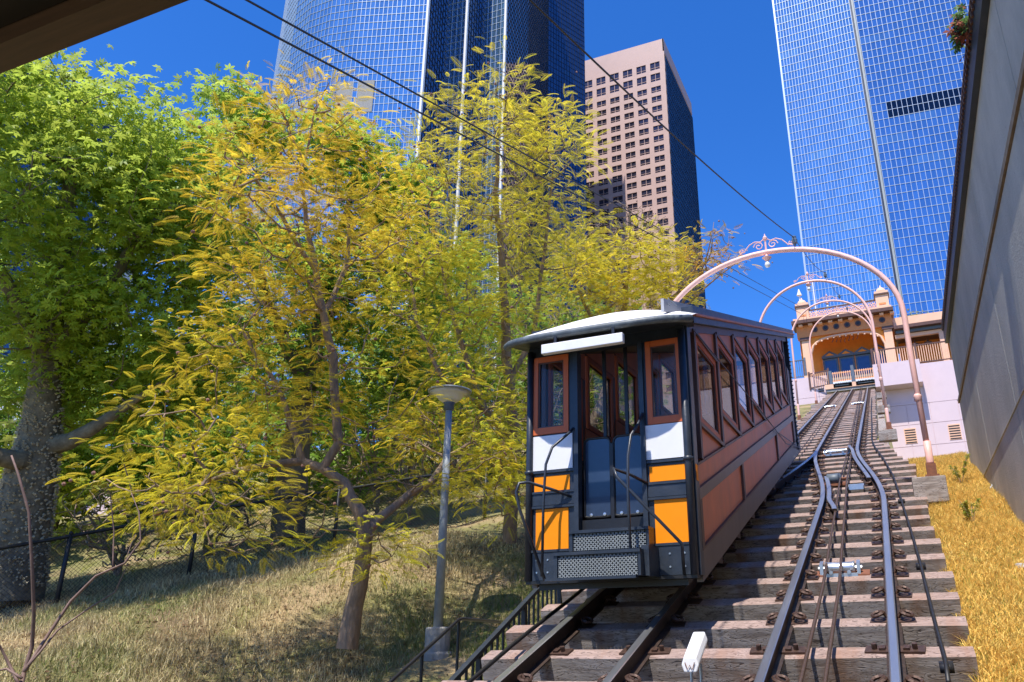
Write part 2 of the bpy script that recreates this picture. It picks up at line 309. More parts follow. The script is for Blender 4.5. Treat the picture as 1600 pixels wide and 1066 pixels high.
# ================================================================ TRACK
track = thing('railway_track', 'steep timber-sleepered funicular track with steel rails climbing to the station', 'railway track', (-1.4, 5, tz(5)))
TIE_P = .5665; TIE0 = 5.613-TIE_P*4; KT = -2.07          # top-front edge of sleeper i
ca, sa = math.cos(math.atan(SL)), math.sin(math.atan(SL))
def tie_ends(Y):
    xr = np.interp(Y, [13.6, 15.2, 16.8, 18.0], [.35, .16, -.06, -.23]); xl = np.interp(Y, [15, 19], [-3.2, -2.6]); return xl, xr
NT = int((41.3-TIE0)/TIE_P)
tie_meshes = {}
def tie_mesh(wd, var):
    k = (round(wd, 2), var)
    if k not in tie_meshes:
        b = MB(); rr = random.Random(hash(k) % 1000); T, H = .165, .30; n = 6
        # local: x along, y up-slope, z normal; slightly uneven top edges
        xs = [-wd/2+wd*i/n for i in range(n+1)]; j = [(rr.uniform(-.006,.006), rr.uniform(-.008,.004)) for _ in xs]
        ring = [[(x, 0+j[i][0], -H), (x, j[i][0], j[i][1]), (x, .012+j[i][0], j[i][1]+.008), (x, T, .008), (x, T, -H)] for i, x in enumerate(xs)]
        for i in range(n):
            for s_ in range(4):
                b.mi = 1 if s_ in (1, 2) else 0
                b.add([ring[i][s_], ring[i+1][s_], ring[i+1][s_+1], ring[i][s_+1]], [(0,1,2,3)])
        b.mi = 0; b.add(ring[0], [(0,1,2,3,4)]); b.add(ring[n], [(4,3,2,1,0)])
        tie_meshes[k] = b.mesh('sleeper', [M_['sleeper'], M_['sleepertop']])
    return tie_meshes[k]
TIES = []
for i in range(NT):
    Y = TIE0+i*TIE_P; xl, xr = tie_ends(Y); xl += random.uniform(-.05,.05); xr += random.uniform(-.03,.03)
    o = link('sleeper', tie_mesh(xr-xl, i % 4), track, loc=((xl+xr)/2, Y, tz(Y, KT)+random.uniform(-.006,.006)))
    o.rotation_euler = (math.atan(SL)+random.uniform(-.02,.02), 0, random.uniform(-.003,.003)); TIES.append((Y, xl, xr))
# stringers under the sleepers
for x in (-2.7, -1.75, -.95, -.1):
    b = MB(); b.box(x-.11, x+.11, 3.2, 41.4, KT-.62, KT-.33, SL); b.build('stringer', M_['sleeper'], track)
def ease(t): t = np.clip(t, 0, 1); return (1-np.cos(np.pi*t))/2
def rail_x(lo, hi): return lambda Y: lo+(hi-lo)*ease((Y-10.0)/5.9)
RAILS = [rail_x(-2.62, -2.12), rail_x(-1.85, -1.35), rail_x(-.90, -1.35), rail_x(-.145, -.58)]
def sweep_rail(fx, y0, y1, name, parent, step=.25, prof=None, kk=-1.93, mats=None):
    prof = prof or [(-.055,-.135),(-.055,-.123),(-.010,-.110),(-.010,-.035),(-.030,-.028),(-.030,-.004),(-.022,0),(.022,0),(.030,-.004),(.030,-.028),(.010,-.035),(.010,-.110),(.055,-.123),(.055,-.135)]
    ys = np.arange(y0, y1+.01, step); b = MB(); n = len(prof); vs = []
    for Y in ys:
        x = float(fx(Y)); dx = float(fx(Y+.05)-fx(Y-.05))/.1
        for u_, v_ in prof: vs.append((x+u_, Y-u_*dx-v_*sa, tz(Y, kk)+v_*ca))
    fs = []; ms = []
    for i in range(len(ys)-1):
        for k in range(n):
            fs.append((i*n+k, i*n+(k+1) % n, (i+1)*n+(k+1) % n, (i+1)*n+k)); ms.append(1 if k in (5,6,7) else 0)
    fs += [tuple(range(n-1,-1,-1)), tuple((len(ys)-1)*n+k for k in range(n))]; ms += [0, 0]
    b.v = vs; b.f = [list(f) for f in fs]; b.m = ms
    return b.build(name, mats or [M_['railside'], M_['railhead']], parent)
sweep_rail(RAILS[0], 3.4, 41.3, 'rail', track); sweep_rail(RAILS[1], 3.4, 15.9, 'rail', track)
sweep_rail(RAILS[2], 3.4, 41.3, 'rail', track); sweep_rail(RAILS[3], 3.4, 41.3, 'rail', track)
sweep_rail(lambda Y: RAILS[2](Y)+.085-.05*ease((11.0-Y)/1.3)*0+.10*ease((10.6-Y)/.9), 9.8, 12.4, 'guard_rail', track, .15)
sweep_rail(lambda Y: RAILS[3](Y)-.085-.08*ease((Y-15.2)/1.0), 11.9, 16.2, 'guard_rail', track, .15)
# spring clips: a curled steel loop each side of each rail on each sleeper
b = MB()
pts = [(.0,.04,.0),(.02,.045,.03)]+[(.062+.042*math.cos(a_), .002+.046*math.sin(a_), .052-.012*math.cos(a_)) for a_ in np.linspace(2.2, -3.6, 11)]+[(.055,-.005,.045),(.075,.008,.03)]
b.tube(pts, .0125, 5); b.box(-.005,.12,-.055,.06,-.012,.006); CLIP = b.mesh('rail_clip', M_['clip'])
b = MB(); b.box(-.01,.15,-.05,.06,-.008,.014); b.tube([(.09,0,.01),(.09,0,.05)], .018, 6); b.box(.02,.06,-.03,.03,.012,.03); PLATE = b.mesh('rail_plate', M_['clip'])
cl = []
for i, (Y, xl, xr) in enumerate(TIES):
    for r_i, fx in enumerate(RAILS):
        if r_i == 1 and Y > 15.6: continue
        Yc = Y+.085
        for s in (-1, 1): cl.append((Yc, float(fx(Yc))+s*.035, s, i))
cl.sort(key=lambda c: c[0])
vis = [c for c in cl if c[0] > 4.6]
stuffv = []; stuff = MB()
for k, (Yc, x, s, i) in enumerate(vis):
    loc = (x, Yc, tz(Yc, KT)+.012)
    if k < 290:
        o = link('rail_clip', PLATE if i % 6 == 4 and Yc < 8 else CLIP, track, loc=loc); o.rotation_euler = (math.atan(SL), 0, random.uniform(-.12,.12)); o.scale = (s, 1, 1)
    else:
        y, z = loc[1], loc[2]; stuff.box(min(x, x+s*.1), max(x, x+s*.1), y-.05, y+.05, z-SL*y, z-SL*y+.05, SL)
stuff.build('distant_rail_clips', M_['clip'], track, kind='stuff')
# haulage ropes
def rope_x(Y): return np.interp(Y, [3, 7, 12, 16.5, 41], [-.60, -.60, -.70, -.72, -.92])
for dx, lab in ((-.075, 'rusty haulage rope between the open rails, the one farther from the black power cable'), (.075, 'rusty haulage rope between the open rails, the one nearer the black power cable')):
    b = MB(); pth = []
    for Y in np.arange(3.4, 41.5, .5): s_ = np.interp(Y, [3, 15, 41], [1, .55, .5]); pth.append((float(rope_x(Y))+dx*s_, Y, tz(Y, KT+.105)+.006*math.sin(Y*1.7)))
    b.tube(pth, .0135, 6); b.build('haulage_rope', M_['rope'], label=lab, cat='cable', group='haulage ropes on the track', smooth=True)
b = MB(); b.tube([(-1.72+.0*Y, Y, tz(Y, KT+.105)) for Y in np.arange(13.5, 41.5, .5)], .0135, 6)
b.build('haulage_rope', M_['rope'], label='rusty haulage rope rising from behind the cable car to the station', cat='cable', group='haulage ropes on the track', smooth=True)
# power cable snaking over the sleeper ends
ctl = [(1482,1066),(1478,1035),(1462,975),(1448,920),(1438,880),(1424,830),(1408,780),(1396,745),(1380,715),(1368,700),(1362,688),(1362,660),(1361,640),(1362,622)]
b = MB(); b.tube([on_track(x, y, 2.0)+np.array([0, 0, .012*math.sin(i*2.1)]) for i, (x, y) in enumerate(ctl)], .014, 6)
for i in (1, 4, 6): q = on_track(*ctl[i], 2.0); b.box(q[0]-.04, q[0]+.04, q[1]-.03, q[1]+.03, q[2]-.05-SL*q[1], q[2]-.005-SL*q[1], SL)
b.build('power_cable', M_['wire'], label='black power cable lying over the sleeper ends beside the dry grass', cat='cable', smooth=True)
b = MB(); pth = [(-2.85+.01*math.sin(Y*3), Y, tz(Y, -1.95)) for Y in np.arange(3.4, 14.2, .4)]
b.tube(pth, .017, 6); b.build('conduit_pipe', M_['black'], label='thin black conduit pipe clipped over the sleeper ends in front of the cable car', cat='pipe', smooth=True)
# rope rollers
def roller(x, Y, w_, label, full=True):
    t = thing('rope_roller', label, 'roller', (x, Y, tz(Y, KT)), 'rope rollers on the sleepers'); z = tz(Y, KT)
    b = MB(); b.box(x-w_/2-.10, x+w_/2+.12, Y-.06, Y+.08, z-.005-SL*Y, z+.02-SL*Y, SL); b.build('base_plate', M_['rust'], t)
    b = MB(); b.lathe((x-w_/2, Y, z+.06), [(.02,0),(.062,.002),(.056,.02),(.052,w_*.5),(.056,w_-.02),(.062,w_-.002),(.02,w_)], 14, 'x'); b.build('drum', M_['steel'], t, smooth=True)
    for s in (-1, 1):
        b = MB(); xx = x+s*(w_/2+.03); b.box(xx-.015, xx+.015, Y-.05, Y+.07, z+.0-SL*Y, z+.11-SL*Y, SL); b.tube([(xx-.03, Y, z+.06), (xx+.03, Y, z+.06)], .022, 8); b.build('bearing_block', M_['steel'], t)
    if full:
        b = MB(); b.box(x-w_/2-.02, x+w_/2+.02, Y-.075, Y-.062, z+.0-SL*Y, z+.035-SL*Y, SL)
        for sx in (-.3, .3): b.tube([(x+sx*w_, Y-.09, z+.02-.0), (x+sx*w_, Y-.06, z+.02)], .018, 8)
        b.build('front_guard', M_['steel'], t)
roller(-.56, 7.50, .26, 'shiny steel rope roller on a rusty plate under the two ropes, below the rail switch')
roller(-.98, 15.85, .40, 'pale grey rope roller on the sleepers just above the rail switch')
roller(-1.87, 29.7, .30, 'small pale rope roller high on the track that the cable car stands on', False)
roller(-.87, 29.8, .30, 'small pale rope roller high on the track under the two ropes near the station', False)
t = thing('switch_motor', 'round dark motor housing on the sleepers beside the ropes at the switch', 'motor', (-.84, 12.3, tz(12.3, KT)))
b = MB(); z = tz(12.3, KT); b.lathe((-.96, 12.3, z+.09), [(.05,0),(.085,.01),(.085,.2),(.05,.22)], 14, 'x'); b.build('housing', M_['greyblue'], t, smooth=True)
b = MB(); b.box(-1.0, -.68, 12.22, 12.4, z-SL*12.3, z+.03-SL*12.3, SL); b.tube([(-.74, 12.3, z+.09), (-.66, 12.3, z+.09)], .02, 8); b.build('mount', M_['rust'], t)
b = MB(); z = tz(11.8, KT)
for a_, c_ in (((-.62,11.72),(-.42,11.72)), ((-.62,11.9),(-.42,11.9)), ((-.62,11.72),(-.62,11.9)), ((-.42,11.72),(-.42,11.9))): b.bar((a_[0], a_[1], tz(a_[1], KT+.035)), (c_[0], c_[1], tz(c_[1], KT+.035)), .02, .05)
b.build('inspection_frame', M_['steel'], label='small open square steel frame on the sleepers close beside the ropes', cat='frame')
# long cross timbers seen part way up
# floodlight box at the bottom between the tracks
t = thing('track_floodlight', 'white trough-shaped floodlight on two thin posts between the two tracks', 'floodlight', (-1.3, 5.05, -.95))
b = MB(); sec = [(-.040,-.048),(.040,-.048),(.055,-.008),(.038,.040),(-.038,.040),(-.055,-.008)]
A, B_ = onY(1078,1038,4.90), onY(1093,997,5.16); f0 = []; 
for q, C_ in ((.0, A), (1., B_)): f0 += [(C_[0]+u_, C_[1], C_[2]+v_) for u_, v_ in sec]
b.add(f0, [tuple(range(6)), tuple(range(11, 5, -1))]+[(i, (i+1) % 6, (i+1) % 6+6, i+6) for i in range(6)]); b.build('housing', M_['white'], t, bevel=.008)
b = MB(); b.tube([(A[0]+u_, 4.893, A[2]+v_) for u_, v_ in ((-.03,.01),(-.015,-.03),(0,-.005),(.015,-.03),(.03,.01))], .003, 5); b.build('end_clip', M_['rust'], t)
for x in (A[0]-.02, A[0]+.04):
    b = MB(); b.tube([(x, 5.0, -.96), (x, 5.0, A[2]+.0)], .010, 8); b.build('post', M_['steel'], t)
b = MB(); b.box(-1.45, -1.2, 4.9, 5.05, -1.02, -.95); b.build('foot_plate', M_['rust'], t)
# ================================================================ CONCRETE WALL on the right
m, n, p, out = nodes('board_marked_concrete'); L = n.links.new
tc = N(n, 'ShaderNodeTexCoord'); mp = N(n, 'ShaderNodeMapping'); mp.inputs['Scale'].default_value = (1, .8, .5); L(tc.outputs['Object'], mp.inputs[0])
z1 = N(n, 'ShaderNodeTexNoise'); z1.inputs['Scale'].default_value = 1.4; z1.inputs['Detail'].default_value = 9; z1.inputs['Roughness'].default_value = .7; L(mp.outputs[0], z1.inputs['Vector'])
r1 = N(n, 'ShaderNodeValToRGB'); r1.color_ramp.elements[0].position = .32; r1.color_ramp.elements[0].color = (.36,.345,.305,1); r1.color_ramp.elements[1].position = .7; r1.color_ramp.elements[1].color = (.56,.53,.47,1); L(z1.outputs[0], r1.inputs[0])
z2 = N(n, 'ShaderNodeTexVoronoi'); z2.inputs['Scale'].default_value = 9; L(tc.outputs['Object'], z2.inputs['Vector'])
r2 = N(n, 'ShaderNodeValToRGB'); r2.color_ramp.elements[0].position = .04; r2.color_ramp.elements[0].color = (.25,.25,.25,1); r2.color_ramp.elements[1].position = .09; r2.color_ramp.elements[1].color = (1,1,1,1); L(z2.outputs['Distance'], r2.inputs[0])
mx = N(n, 'ShaderNodeMixRGB', blend_type='MULTIPLY'); mx.inputs[0].default_value = .55; L(r1.outputs[0], mx.inputs[1]); L(r2.outputs[0], mx.inputs[2]); L(mx.outputs[0], p.inputs['Base Color']); p.inputs['Roughness'].default_value = .9
z3 = N(n, 'ShaderNodeTexNoise'); z3.inputs['Scale'].default_value = 45; z3.inputs['Detail'].default_value = 8; L(tc.outputs['Object'], z3.inputs['Vector'])
ma = N(n, 'ShaderNodeMath', operation='MULTIPLY'); L(z3.outputs[0], ma.inputs[0]); L(r2.outputs[0], ma.inputs[1])
bp = N(n, 'ShaderNodeBump'); bp.inputs['Strength'].default_value = .5; bp.inputs['Distance'].default_value = .012; L(ma.outputs[0], bp.inputs['Height']); L(bp.outputs[0], p.inputs['Normal'])
M_['bigwall'] = m
wall = thing('concrete_wall', 'tall grey concrete retaining wall rising beside the dry grass strip', 'wall', (1.5, 8, -1))
X0 = 1.25
ys = [-6, -3.1, -.2, 2.7, 5.6, 8.5, 11.4, 14.3]
for lo, hi, off in ((-4.6, 2.03, 0.), (2.05, 3.58, .0), (3.66, 4.72, .012)):
    for y0, y1 in zip(ys[:-1], ys[1:]):
        b = MB(); b.box(X0+off, X0+.5, y0+.008, y1-.008, lo, hi); b.build('wall_panel', M_['bigwall'], wall)
b = MB(); b.box(X0+.02, X0+.45, -6, 14.28, -4.5, 4.7); b.build('core', M_['bigwall'], wall)
b = MB(); b.box(X0-.022, X0+.3, -6, 14.3, 3.59, 3.655); b.build('ledge', M_['ledge'], wall)
b = MB(); b.box(X0-.010, X0+.3, -6, 12.6, 2.033, 2.047); b.build('joint_strip', M_['bigwall'], wall)
b = MB(); b.box(X0-.05, X0+.5, -6, 14.35, 4.722, 5.02); b.build('coping_fascia', M_['navy'], wall)
b = MB(); b.box(X0-.075, X0-.035, -6, 14.36, 5.0, 5.03)
for y in np.arange(-1, 14.3, .09): b.box(X0-.072, X0-.051, y, y+.035, 4.93, 5.0)
b.build('coping_ribs', M_['trimbrown'], wall, kind='stuff')
# ================================================================ pink foundation walls at the top
pw = thing('pink_wall', 'lilac pink foundation wall with slotted vents below the brown railing', 'wall', (3, 41, 7))
YW = 41.0; sc = YW/15.6
def slab(x0, x1, z0, z1, y0=YW, y1=YW+.5, name='wall_panel', mt='pinkwall', par=pw): b = MB(); b.box(x0, x1, y0, y1, z0, z1); return b.build(name, M_[mt], par)
xs = [-.2, 1.1, 2.2, 3.5, 5.5, 8.5]; zs = [5.0, 7.4, 8.35, 9.45, 10.5]
for a_, c_ in zip(xs[:-1], xs[1:]):
    for e_, g_ in zip(zs[:-1], zs[1:]): slab(a_+.012, c_-.012, e_+.012, g_-.012)
slab(-.2, 8.5, 5, 12.6, YW+.04, YW+.6, 'core')
slab(2.06, 8.5, 10.51, 12.58, YW, YW+.3); slab(-.2, 2.04, 11.38, 12.58, YW-.9, YW+.02, 'overhang_block'); slab(-.2, 2.0, 10.51, 10.6)
for vx in (.82, 2.86):
    b = MB(); b.box(vx, vx+.56, YW-.02, YW+.03, 8.5, 9.28); v = b.build('vent', M_['peach'], pw)
    for k in range(6): b = MB(); b.box(vx+.03, vx+.53, YW-.03, YW-.021, 8.53+k*.125, 8.585+k*.125); b.build('slot', M_['black'], v)
lw = thing('pink_wall', 'smaller lilac pink foundation block below the blue-grey railing', 'wall', (-3.5, 42, 9))
slab(-6.2, -2.63, 9.0, 11.7, 41.9, 44, 'wall_panel', par=lw); slab(-6.2, -2.63, 11.715, 12.88, 41.9, 44, 'wall_panel', par=lw); 
for k in range(2): b = MB(); b.box(-3.15, -2.85, 41.87, 41.899, 11.98+k*.12, 12.04+k*.12); b.build('slot', M_['black'], lw)
def railing(a, b_, h, name, label, group=None, post=1.6, picket=.115, mt='trimbrown', mp='peach'):
    a = Vector(a); b_ = Vector(b_); t = thing(name, label, 'railing', a, group); d = (b_-a); Ln = d.length; d.normalize()
    q = MB(); q.bar(a+Vector((0,0,h)), b_+Vector((0,0,h)), .07, .06); q.build('top_rail', M_[mt], t)
    q = MB(); q.bar(a+Vector((0,0,.1)), b_+Vector((0,0,.1)), .05, .05); q.build('bottom_rail', M_[mt], t)
    q = MB(); k = picket
    while k < Ln: p0 = a+d*k; q.bar(p0+Vector((0,0,.11)), p0+Vector((0,0,h-.02)), .035, .035, (0,1,0)); k += picket
    q.build('pickets', M_[mp], t, kind='stuff')
    n_ = max(1, round(Ln/post))
    for i in range(n_+1): p0 = a+d*(Ln*i/n_); q = MB(); q.bar(p0, p0+Vector((0,0,h+.12)), .10, .10, (0,1,0)); q.build('post', M_[mt], t)
    return t
railing((-.15, YW+.12, 12.6), (8.4, YW+.12, 12.6), 1.05, 'railing', 'brown railing with pale pickets in front of the station wing', post=2.0)
railing((-6.1, 42.0, 12.9), (-3.7, 42.0, 12.9), 1.05, 'railing', 'blue-grey railing on top of the smaller pink block against the sky', mt='greyblue', mp='greyblue')
# ================================================================ UPPER STATION
st = thing('station_building', 'orange and peach station pavilion with arched opening and two domed turrets', 'station', (-1.4, 42, 12)); YS = 42.0
def sb(name, m, *boxes, par=st, bevel=0):
    b = MB()
    for q in boxes: b.box(*q)
    return b.build(name, M_[m], par, bevel=bevel)
sb('platform', 'blockconc', (-2.7, -.02, 41.35, 45, 11.75, 12.1)); sb('platform_edge', 'peach', (-2.75, .02, 41.30, 41.349, 11.9, 12.15))
sb('floor', 'blockconc', (-4.0, 1.3, 41.95, 46, 12.55, 12.68))
sb('back_wall', 'orangewall', (-4.0, 1.2, 43.7, 43.9, 12.68, 16)); sb('ceiling', 'terracotta', (-3.9, 1.0, 42.4, 43.69, 15.55, 15.6))
for x in (-3.75, .62):
    sb('column', 'peach', (x, x+.42, YS, YS+.45, 12.68, 15.3)); sb('column_capital', 'trimbrown', (x-.08, x+.5, YS-.08, YS+.5, 15.06, 15.22)); sb('column_base', 'peach', (x-.06, x+.48, YS-.06, YS+.5, 12.68, 13.0))
# spandrel with arch
xa, xb, zs_, za = -3.31, .60, 14.25, 15.15
cx_ = (xa+xb)/2; hw = (xb-xa)/2; arc = []
for k in range(25): u_ = -1+2*k/24; arc.append((cx_+u_*hw, zs_+(za-zs_)*(1-abs(u_)**3.2)**(1/2.2)))
b = MB()
for (x0, z0), (x1, z1) in zip(arc[:-1], arc[1:]): b.poly([(x0,YS+.1,z0),(x1,YS+.1,z1),(x1,YS+.1,15.4),(x0,YS+.1,15.4)], (0,.25,0))
b.build('arch_spandrel', M_['orangewall'], st)
b = MB(); b.tube([(x, YS+.06, z) for x, z in [(xa,13.1)]+arc+[(xb,13.1)]], .065, 6); b.build('arch_trim', M_['peach'], st)
b = MB()
for x, z in arc[2:-2:2]: b.box(x-.04, x+.04, YS-.02, YS+.05, z-.14, z-.05)
b.build('arch_dentils', M_['peach'], st, kind='stuff')
sb('frieze', 'terracotta', (-3.95, 1.12, YS-.05, YS+.5, 15.24, 15.95))
for k in range(7):
    if k == 6: x = .62
    else: x = -2.95+k*.58
    b = MB(); b.lathe((x, YS-.11, 15.62), [(.0,0),(.16,.0),(.16,.05),(.10,.055)], 14, 'y'); o = b.build('medallion_ring', M_['trimbrown'], st)
    b = MB(); b.lathe((x, YS-.14, 15.62), [(.0,0),(.09,.0),(.09,.04)], 12, 'y'); b.build('medallion', M_['black'], o)
for k in range(10): x = -3.8+k*.54; sb('bracket', 'peach', (x, x+.22, YS-.32, YS-.051, 15.84, 15.94))
sb('cornice', 'trimbrown', (-4.15, 1.25, YS-.5, YS+1, 15.96, 16.15)); sb('cornice_top', 'peach', (-4.05, 1.18, YS-.42, 46, 16.152, 16.28))
for x in (-3.82, .44):
    t_ = sb('turret', 'peach', (x, x+.66, YS-.3, YS+.36, 16.28, 17.0)); sb('turret_band', 'trimbrown', (x-.07, x+.73, YS-.37, YS+.43, 17.0, 17.08), par=t_); sb('turret_plaque', 'terracotta', (x+.15, x+.5, YS-.32, YS-.301, 16.42, 16.52), par=t_)
    sb('turret_cap', 'peach', (x-.03, x+.69, YS-.33, YS+.39, 17.082, 17.22), par=t_)
    b = MB(); b.lathe((x+.33, YS+.03, 17.22), [(.28,0),(.27,.1),(.2,.24),(.08,.32),(.03,.36),(.03,.45)], 14); b.build('turret_dome', M_['peach'], t_, smooth=True)
b = MB()
for k in range(17):
    x = -3.1+k*.213; b.tube([(x+.1*math.cos(a), YS-.2, 16.5+.1*math.sin(a)) for a in np.linspace(0, 2*math.pi, 9)[:-1]], .022, 4, closed=True)
    b.bar((x-.1, YS-.2, 16.3), (x+.1, YS-.2, 16.72), .025, .03, (0,1,0)); b.bar((x+.1, YS-.2, 16.3), (x-.1, YS-.2, 16.72), .025, .03, (0,1,0))
b.build('parapet_lattice', M_['peach'], st, kind='stuff'); sb('parapet_rail', 'trimbrown', (-3.15, .43, YS-.24, YS-.15, 16.73, 16.79))
for k in range(4):
    x = -2.83+k*.885
    b = MB(); b.box(x, x+.82, 43.55, 43.68, 12.7, 14.32); f_ = b.build('door', M_['greyblue'], st)
    sb('door_glass', 'stationglass', (x+.10, x+.72, 43.52, 43.549, 13.2, 14.2), par=f_); sb('door_frame', 'terracotta', (x-.04, x-.001, 43.5, 43.68, 12.7, 14.32), par=f_)
    b = MB(); b.poly([(x-.03,43.4,14.34),(x+.85,43.4,14.34),(x+.85,43.4,14.46),(x+.41,43.4,14.76),(x-.03,43.4,14.46)], (0,.25,0)); q = b.build('pediment', M_['greyblue'], f_)
    b = MB(); b.poly([(x+.17,43.38,14.46),(x+.65,43.38,14.46),(x+.41,43.38,14.62)], (0,.018,0)); b.build('tympanum', M_['orangewall'], f_)
# chandelier fretwork under the arch
b = MB()
for k in range(7): x = -2.1+k*.22; b.tube([(x, YS+.3, 15.2-.1*abs(k-3)*0), (x+.05, YS+.3, 15.0), (x-.05, YS+.3, 14.85), (x, YS+.3, 14.75+.05*abs(k-3))], .02, 4)
b.build('hanging_fretwork', M_['trimbrown'], st)
railing((-3.55, 41.9, 12.15), (-2.5, 41.6, 12.15), .9, 'railing', 'short pale-picket railing joining the station gates to the smaller pink block')
g = thing('station_gate', 'pair of pale-picket gates with blue-grey posts across the track head', 'gate', (-1.3, 41.4, 12.15))
for x in (-2.4, -1.25, -.05):
    b = MB(); b.box(x-.08, x+.08, 41.36, 41.5, 12.15, 12.92 if x != -1.25 else 13.1); b.build('gate_post', M_['greyblue'], g)
for x0, x1 in ((-2.32, -1.33), (-1.17, -.13)):
    
    for z_ in (12.74, 12.3): b = MB(); b.box(x0, x1, 41.40, 41.45, z_, z_+.06); b.build('gate_rail', M_['terracotta'], g)
    b = MB()
    for x in np.arange(x0+.04, x1-.02, .11): b.box(x, x+.04, 41.38, 41.40, 12.25, 12.83)
    b.build('pickets', M_['peach'], g, kind='stuff')
    sb('notice_board', 'white', (x0+.02, x1-.02, 41.30, 41.34, 11.92, 12.26), par=g)
    b = MB()
    for r_ in range(2):
        xx = x0+.12
        while xx < x1-.16: w_ = random.uniform(.05,.13); b.box(xx, xx+w_, 41.296, 41.299, 12.14-r_*.12, 12.18-r_*.12); xx += w_+.035
    b.build('notice_lettering', M_['greyblue'], g, kind='stuff')
b = MB(); b.box(.2, .55, 41.35, 41.45, 12.2, 13.2)
wing = thing('station_wing', 'low peach side wing of the station with dark eaves behind the brown railing', 'building', (3, 42, 12.6))
sb('wall', 'orangewall', (1.3, 9, 44.2, 44.6, 12.6, 14.9), par=wing); sb('parapet', 'peach', (1.15, 9, 42.2, 46, 15.08, 15.72), par=wing)
sb('eave', 'trimbrown', (1.15, 9, 41.6, 46, 14.88, 15.06), par=wing); sb('fascia', 'peach', (1.15, 9, 42.1, 42.3, 14.5, 14.7), par=wing); sb('soffit_beam', 'greyblue', (1.2, 9, 41.9, 42.05, 14.72, 14.87), par=wing)
for x in (3.3, 5.8): sb('post', 'peach', (x, x+.3, 42.0, 42.3, 12.6, 14.5), par=wing)
for x in (2.1, 2.75):
    b = MB(); b.lathe((x, 42.8, 14.15), [(.02,0),(.2,.05),(.22,.12),(.05,.2),(.02,.5)], 10); b.build('hanging_lamp', M_['trimbrown'], wing)
for x, lab in ((-2.9, 'plain thin white flagpole rising behind the station roof'), (-3.75, 'thin white mast with a small bell-shaped cap beside the station turret')):
    b = MB(); b.tube([(x, 44, 15.9), (x, 44, 19.4 if x > -3 else 18.9)], .04, 6)
    if x < -3: b.lathe((x, 44, 18.7), [(.16,0),(.10,.15),(.03,.4)], 8)
    b.build('mast', M_['white'], label=lab, cat='pole')
# ================================================================ ARCHES
def arch(Y, xr, zsp, rise, zfoot, r, label, n=30):
    xc = -1.35; hw = xr-xc; t = thing('lamp_arch', label, 'arch', (xc, Y, zsp), 'pink lamp arches over the track')
    path = [(xr+.02, Y, zfoot), (xr, Y, zsp-.6)]
    for k in range(n+1): a = math.pi*k/n; path.append((xc+hw*math.cos(a), Y, zsp+rise*math.sin(a)))
    path += [(xc-hw, Y, zsp-.6), (xc-hw-.02, Y, zfoot-.2)]
    b = MB(); b.tube(path, r, 10); b.build('arch_pipe', M_['pinkpipe'], t, smooth=True)
    for s in (1, -1):
        x = xc+s*(hw+.02); z1 = zfoot+.45*(zsp-zfoot); zf = zfoot-(.2 if s < 0 else 0)
        b = MB(); b.lathe((x, Y, zf+.10), [(r*1.15,0),(r*1.2,.02),(r*1.2,max(.3,(z1-zf)*.28)),(r*1.05,(z1-zf)*.3)], 12); b.build('lower_sleeve', M_['pinkpipe'], t, smooth=True)
        b = MB(); b.lathe((xc+s*hw, Y, z1), [(r*1.02,-.05),(r*1.3,-.04),(r*1.2,0),(r*1.4,.02),(r*1.02,.05)], 12); b.build('collar', M_['pinkpipe'], t, smooth=True)
        b = MB(); b.box(x-.06, x+.06, Y-.06, Y+.06, zf-.05, zf+.10); b.box(x-.085, x+.085, Y-.085, Y+.085, zf-.08, zf-.051); b.build('hinge_foot', M_['rust'], t)
        b = MB(); b.box(x-.26, x+.15, Y-.13, Y+.13, zf-(.42 if Y < 15 else .34), zf-.081); b.build('footing', M_['sleeper'], t, bevel=.015)
    zt = zsp+rise+r; q = .30 if Y < 15 else .26
    b = MB()
    for s in (1, -1):
        b.tube([(xc+s*q*u_, Y, zt+q*v_) for u_, v_ in [(1.35,.0),(1.28,.10),(1.12,.08),(1.05,.18),(.85,.42),(.55,.56),(.25,.50),(.1,.62)]], .009, 5)
        b.tube([(xc+s*(q*.36+q*.27*(1-k/15)*math.cos(k*.75)), Y, zt+q*.27+q*.25*(1-k/15)*math.sin(k*.75)) for k in range(13)], .008, 5)
        b.tube([(xc+s*(q*1.3+q*.14*(1-k/12)*math.cos(k*.8+2)), Y, zt+q*.14+q*.13*(1-k/12)*math.sin(k*.8+2)) for k in range(9)], .008, 5)
    b.tube([(xc, Y, zt), (xc, Y, zt+q*.5)], .014, 5); b.lathe((xc, Y, zt+q*.5), [(.01,0),(.032,.03),(.038,.06),(.014,.09),(.004,.13)], 8)
    b.build('scroll_crest', M_['pinkpipe'], t)
    b = MB(); b.lathe((xc, Y, zsp+rise-r-.15), [(.015,.03),(.03,.045),(.06,.08),(.075,.095),(.03,.105),(.02,.17)], 10); h_ = b.build('lamp_holder', M_['pinkpipe'], t)
    b = MB(); b.lathe((xc, Y, zsp+rise-r-.22), [(.01,0),(.034,.012),(.046,.04),(.036,.075),(.02,.105)], 12); b.build('globe', M_['globe'], t, smooth=True)
    b = MB(); b.lathe((xc+.44, Y, zt-.015), [(.02,0),(.02,.03),(.04,.04),(.045,.10),(.03,.12),(.035,.15),(.01,.17)], 8); b.build('insulator', M_['greyblue'], t)
arch(10.95, .46, 4.12, 1.34, 1.88, .040, 'large pink lamp arch springing beside the cable car roof, lowest on the slope')
arch(18.9, .05, 6.98, 1.40, 4.36, .034, 'pink lamp arch second up the slope, beyond the cable car')
arch(26.9, .05, 9.64, 1.40, 7.02, .034, 'pink lamp arch third up the slope, framing the station turrets')
arch(34.9, .05, 12.3, 1.40, 9.68, .034, 'pink lamp arch highest on the slope, just in front of the station')
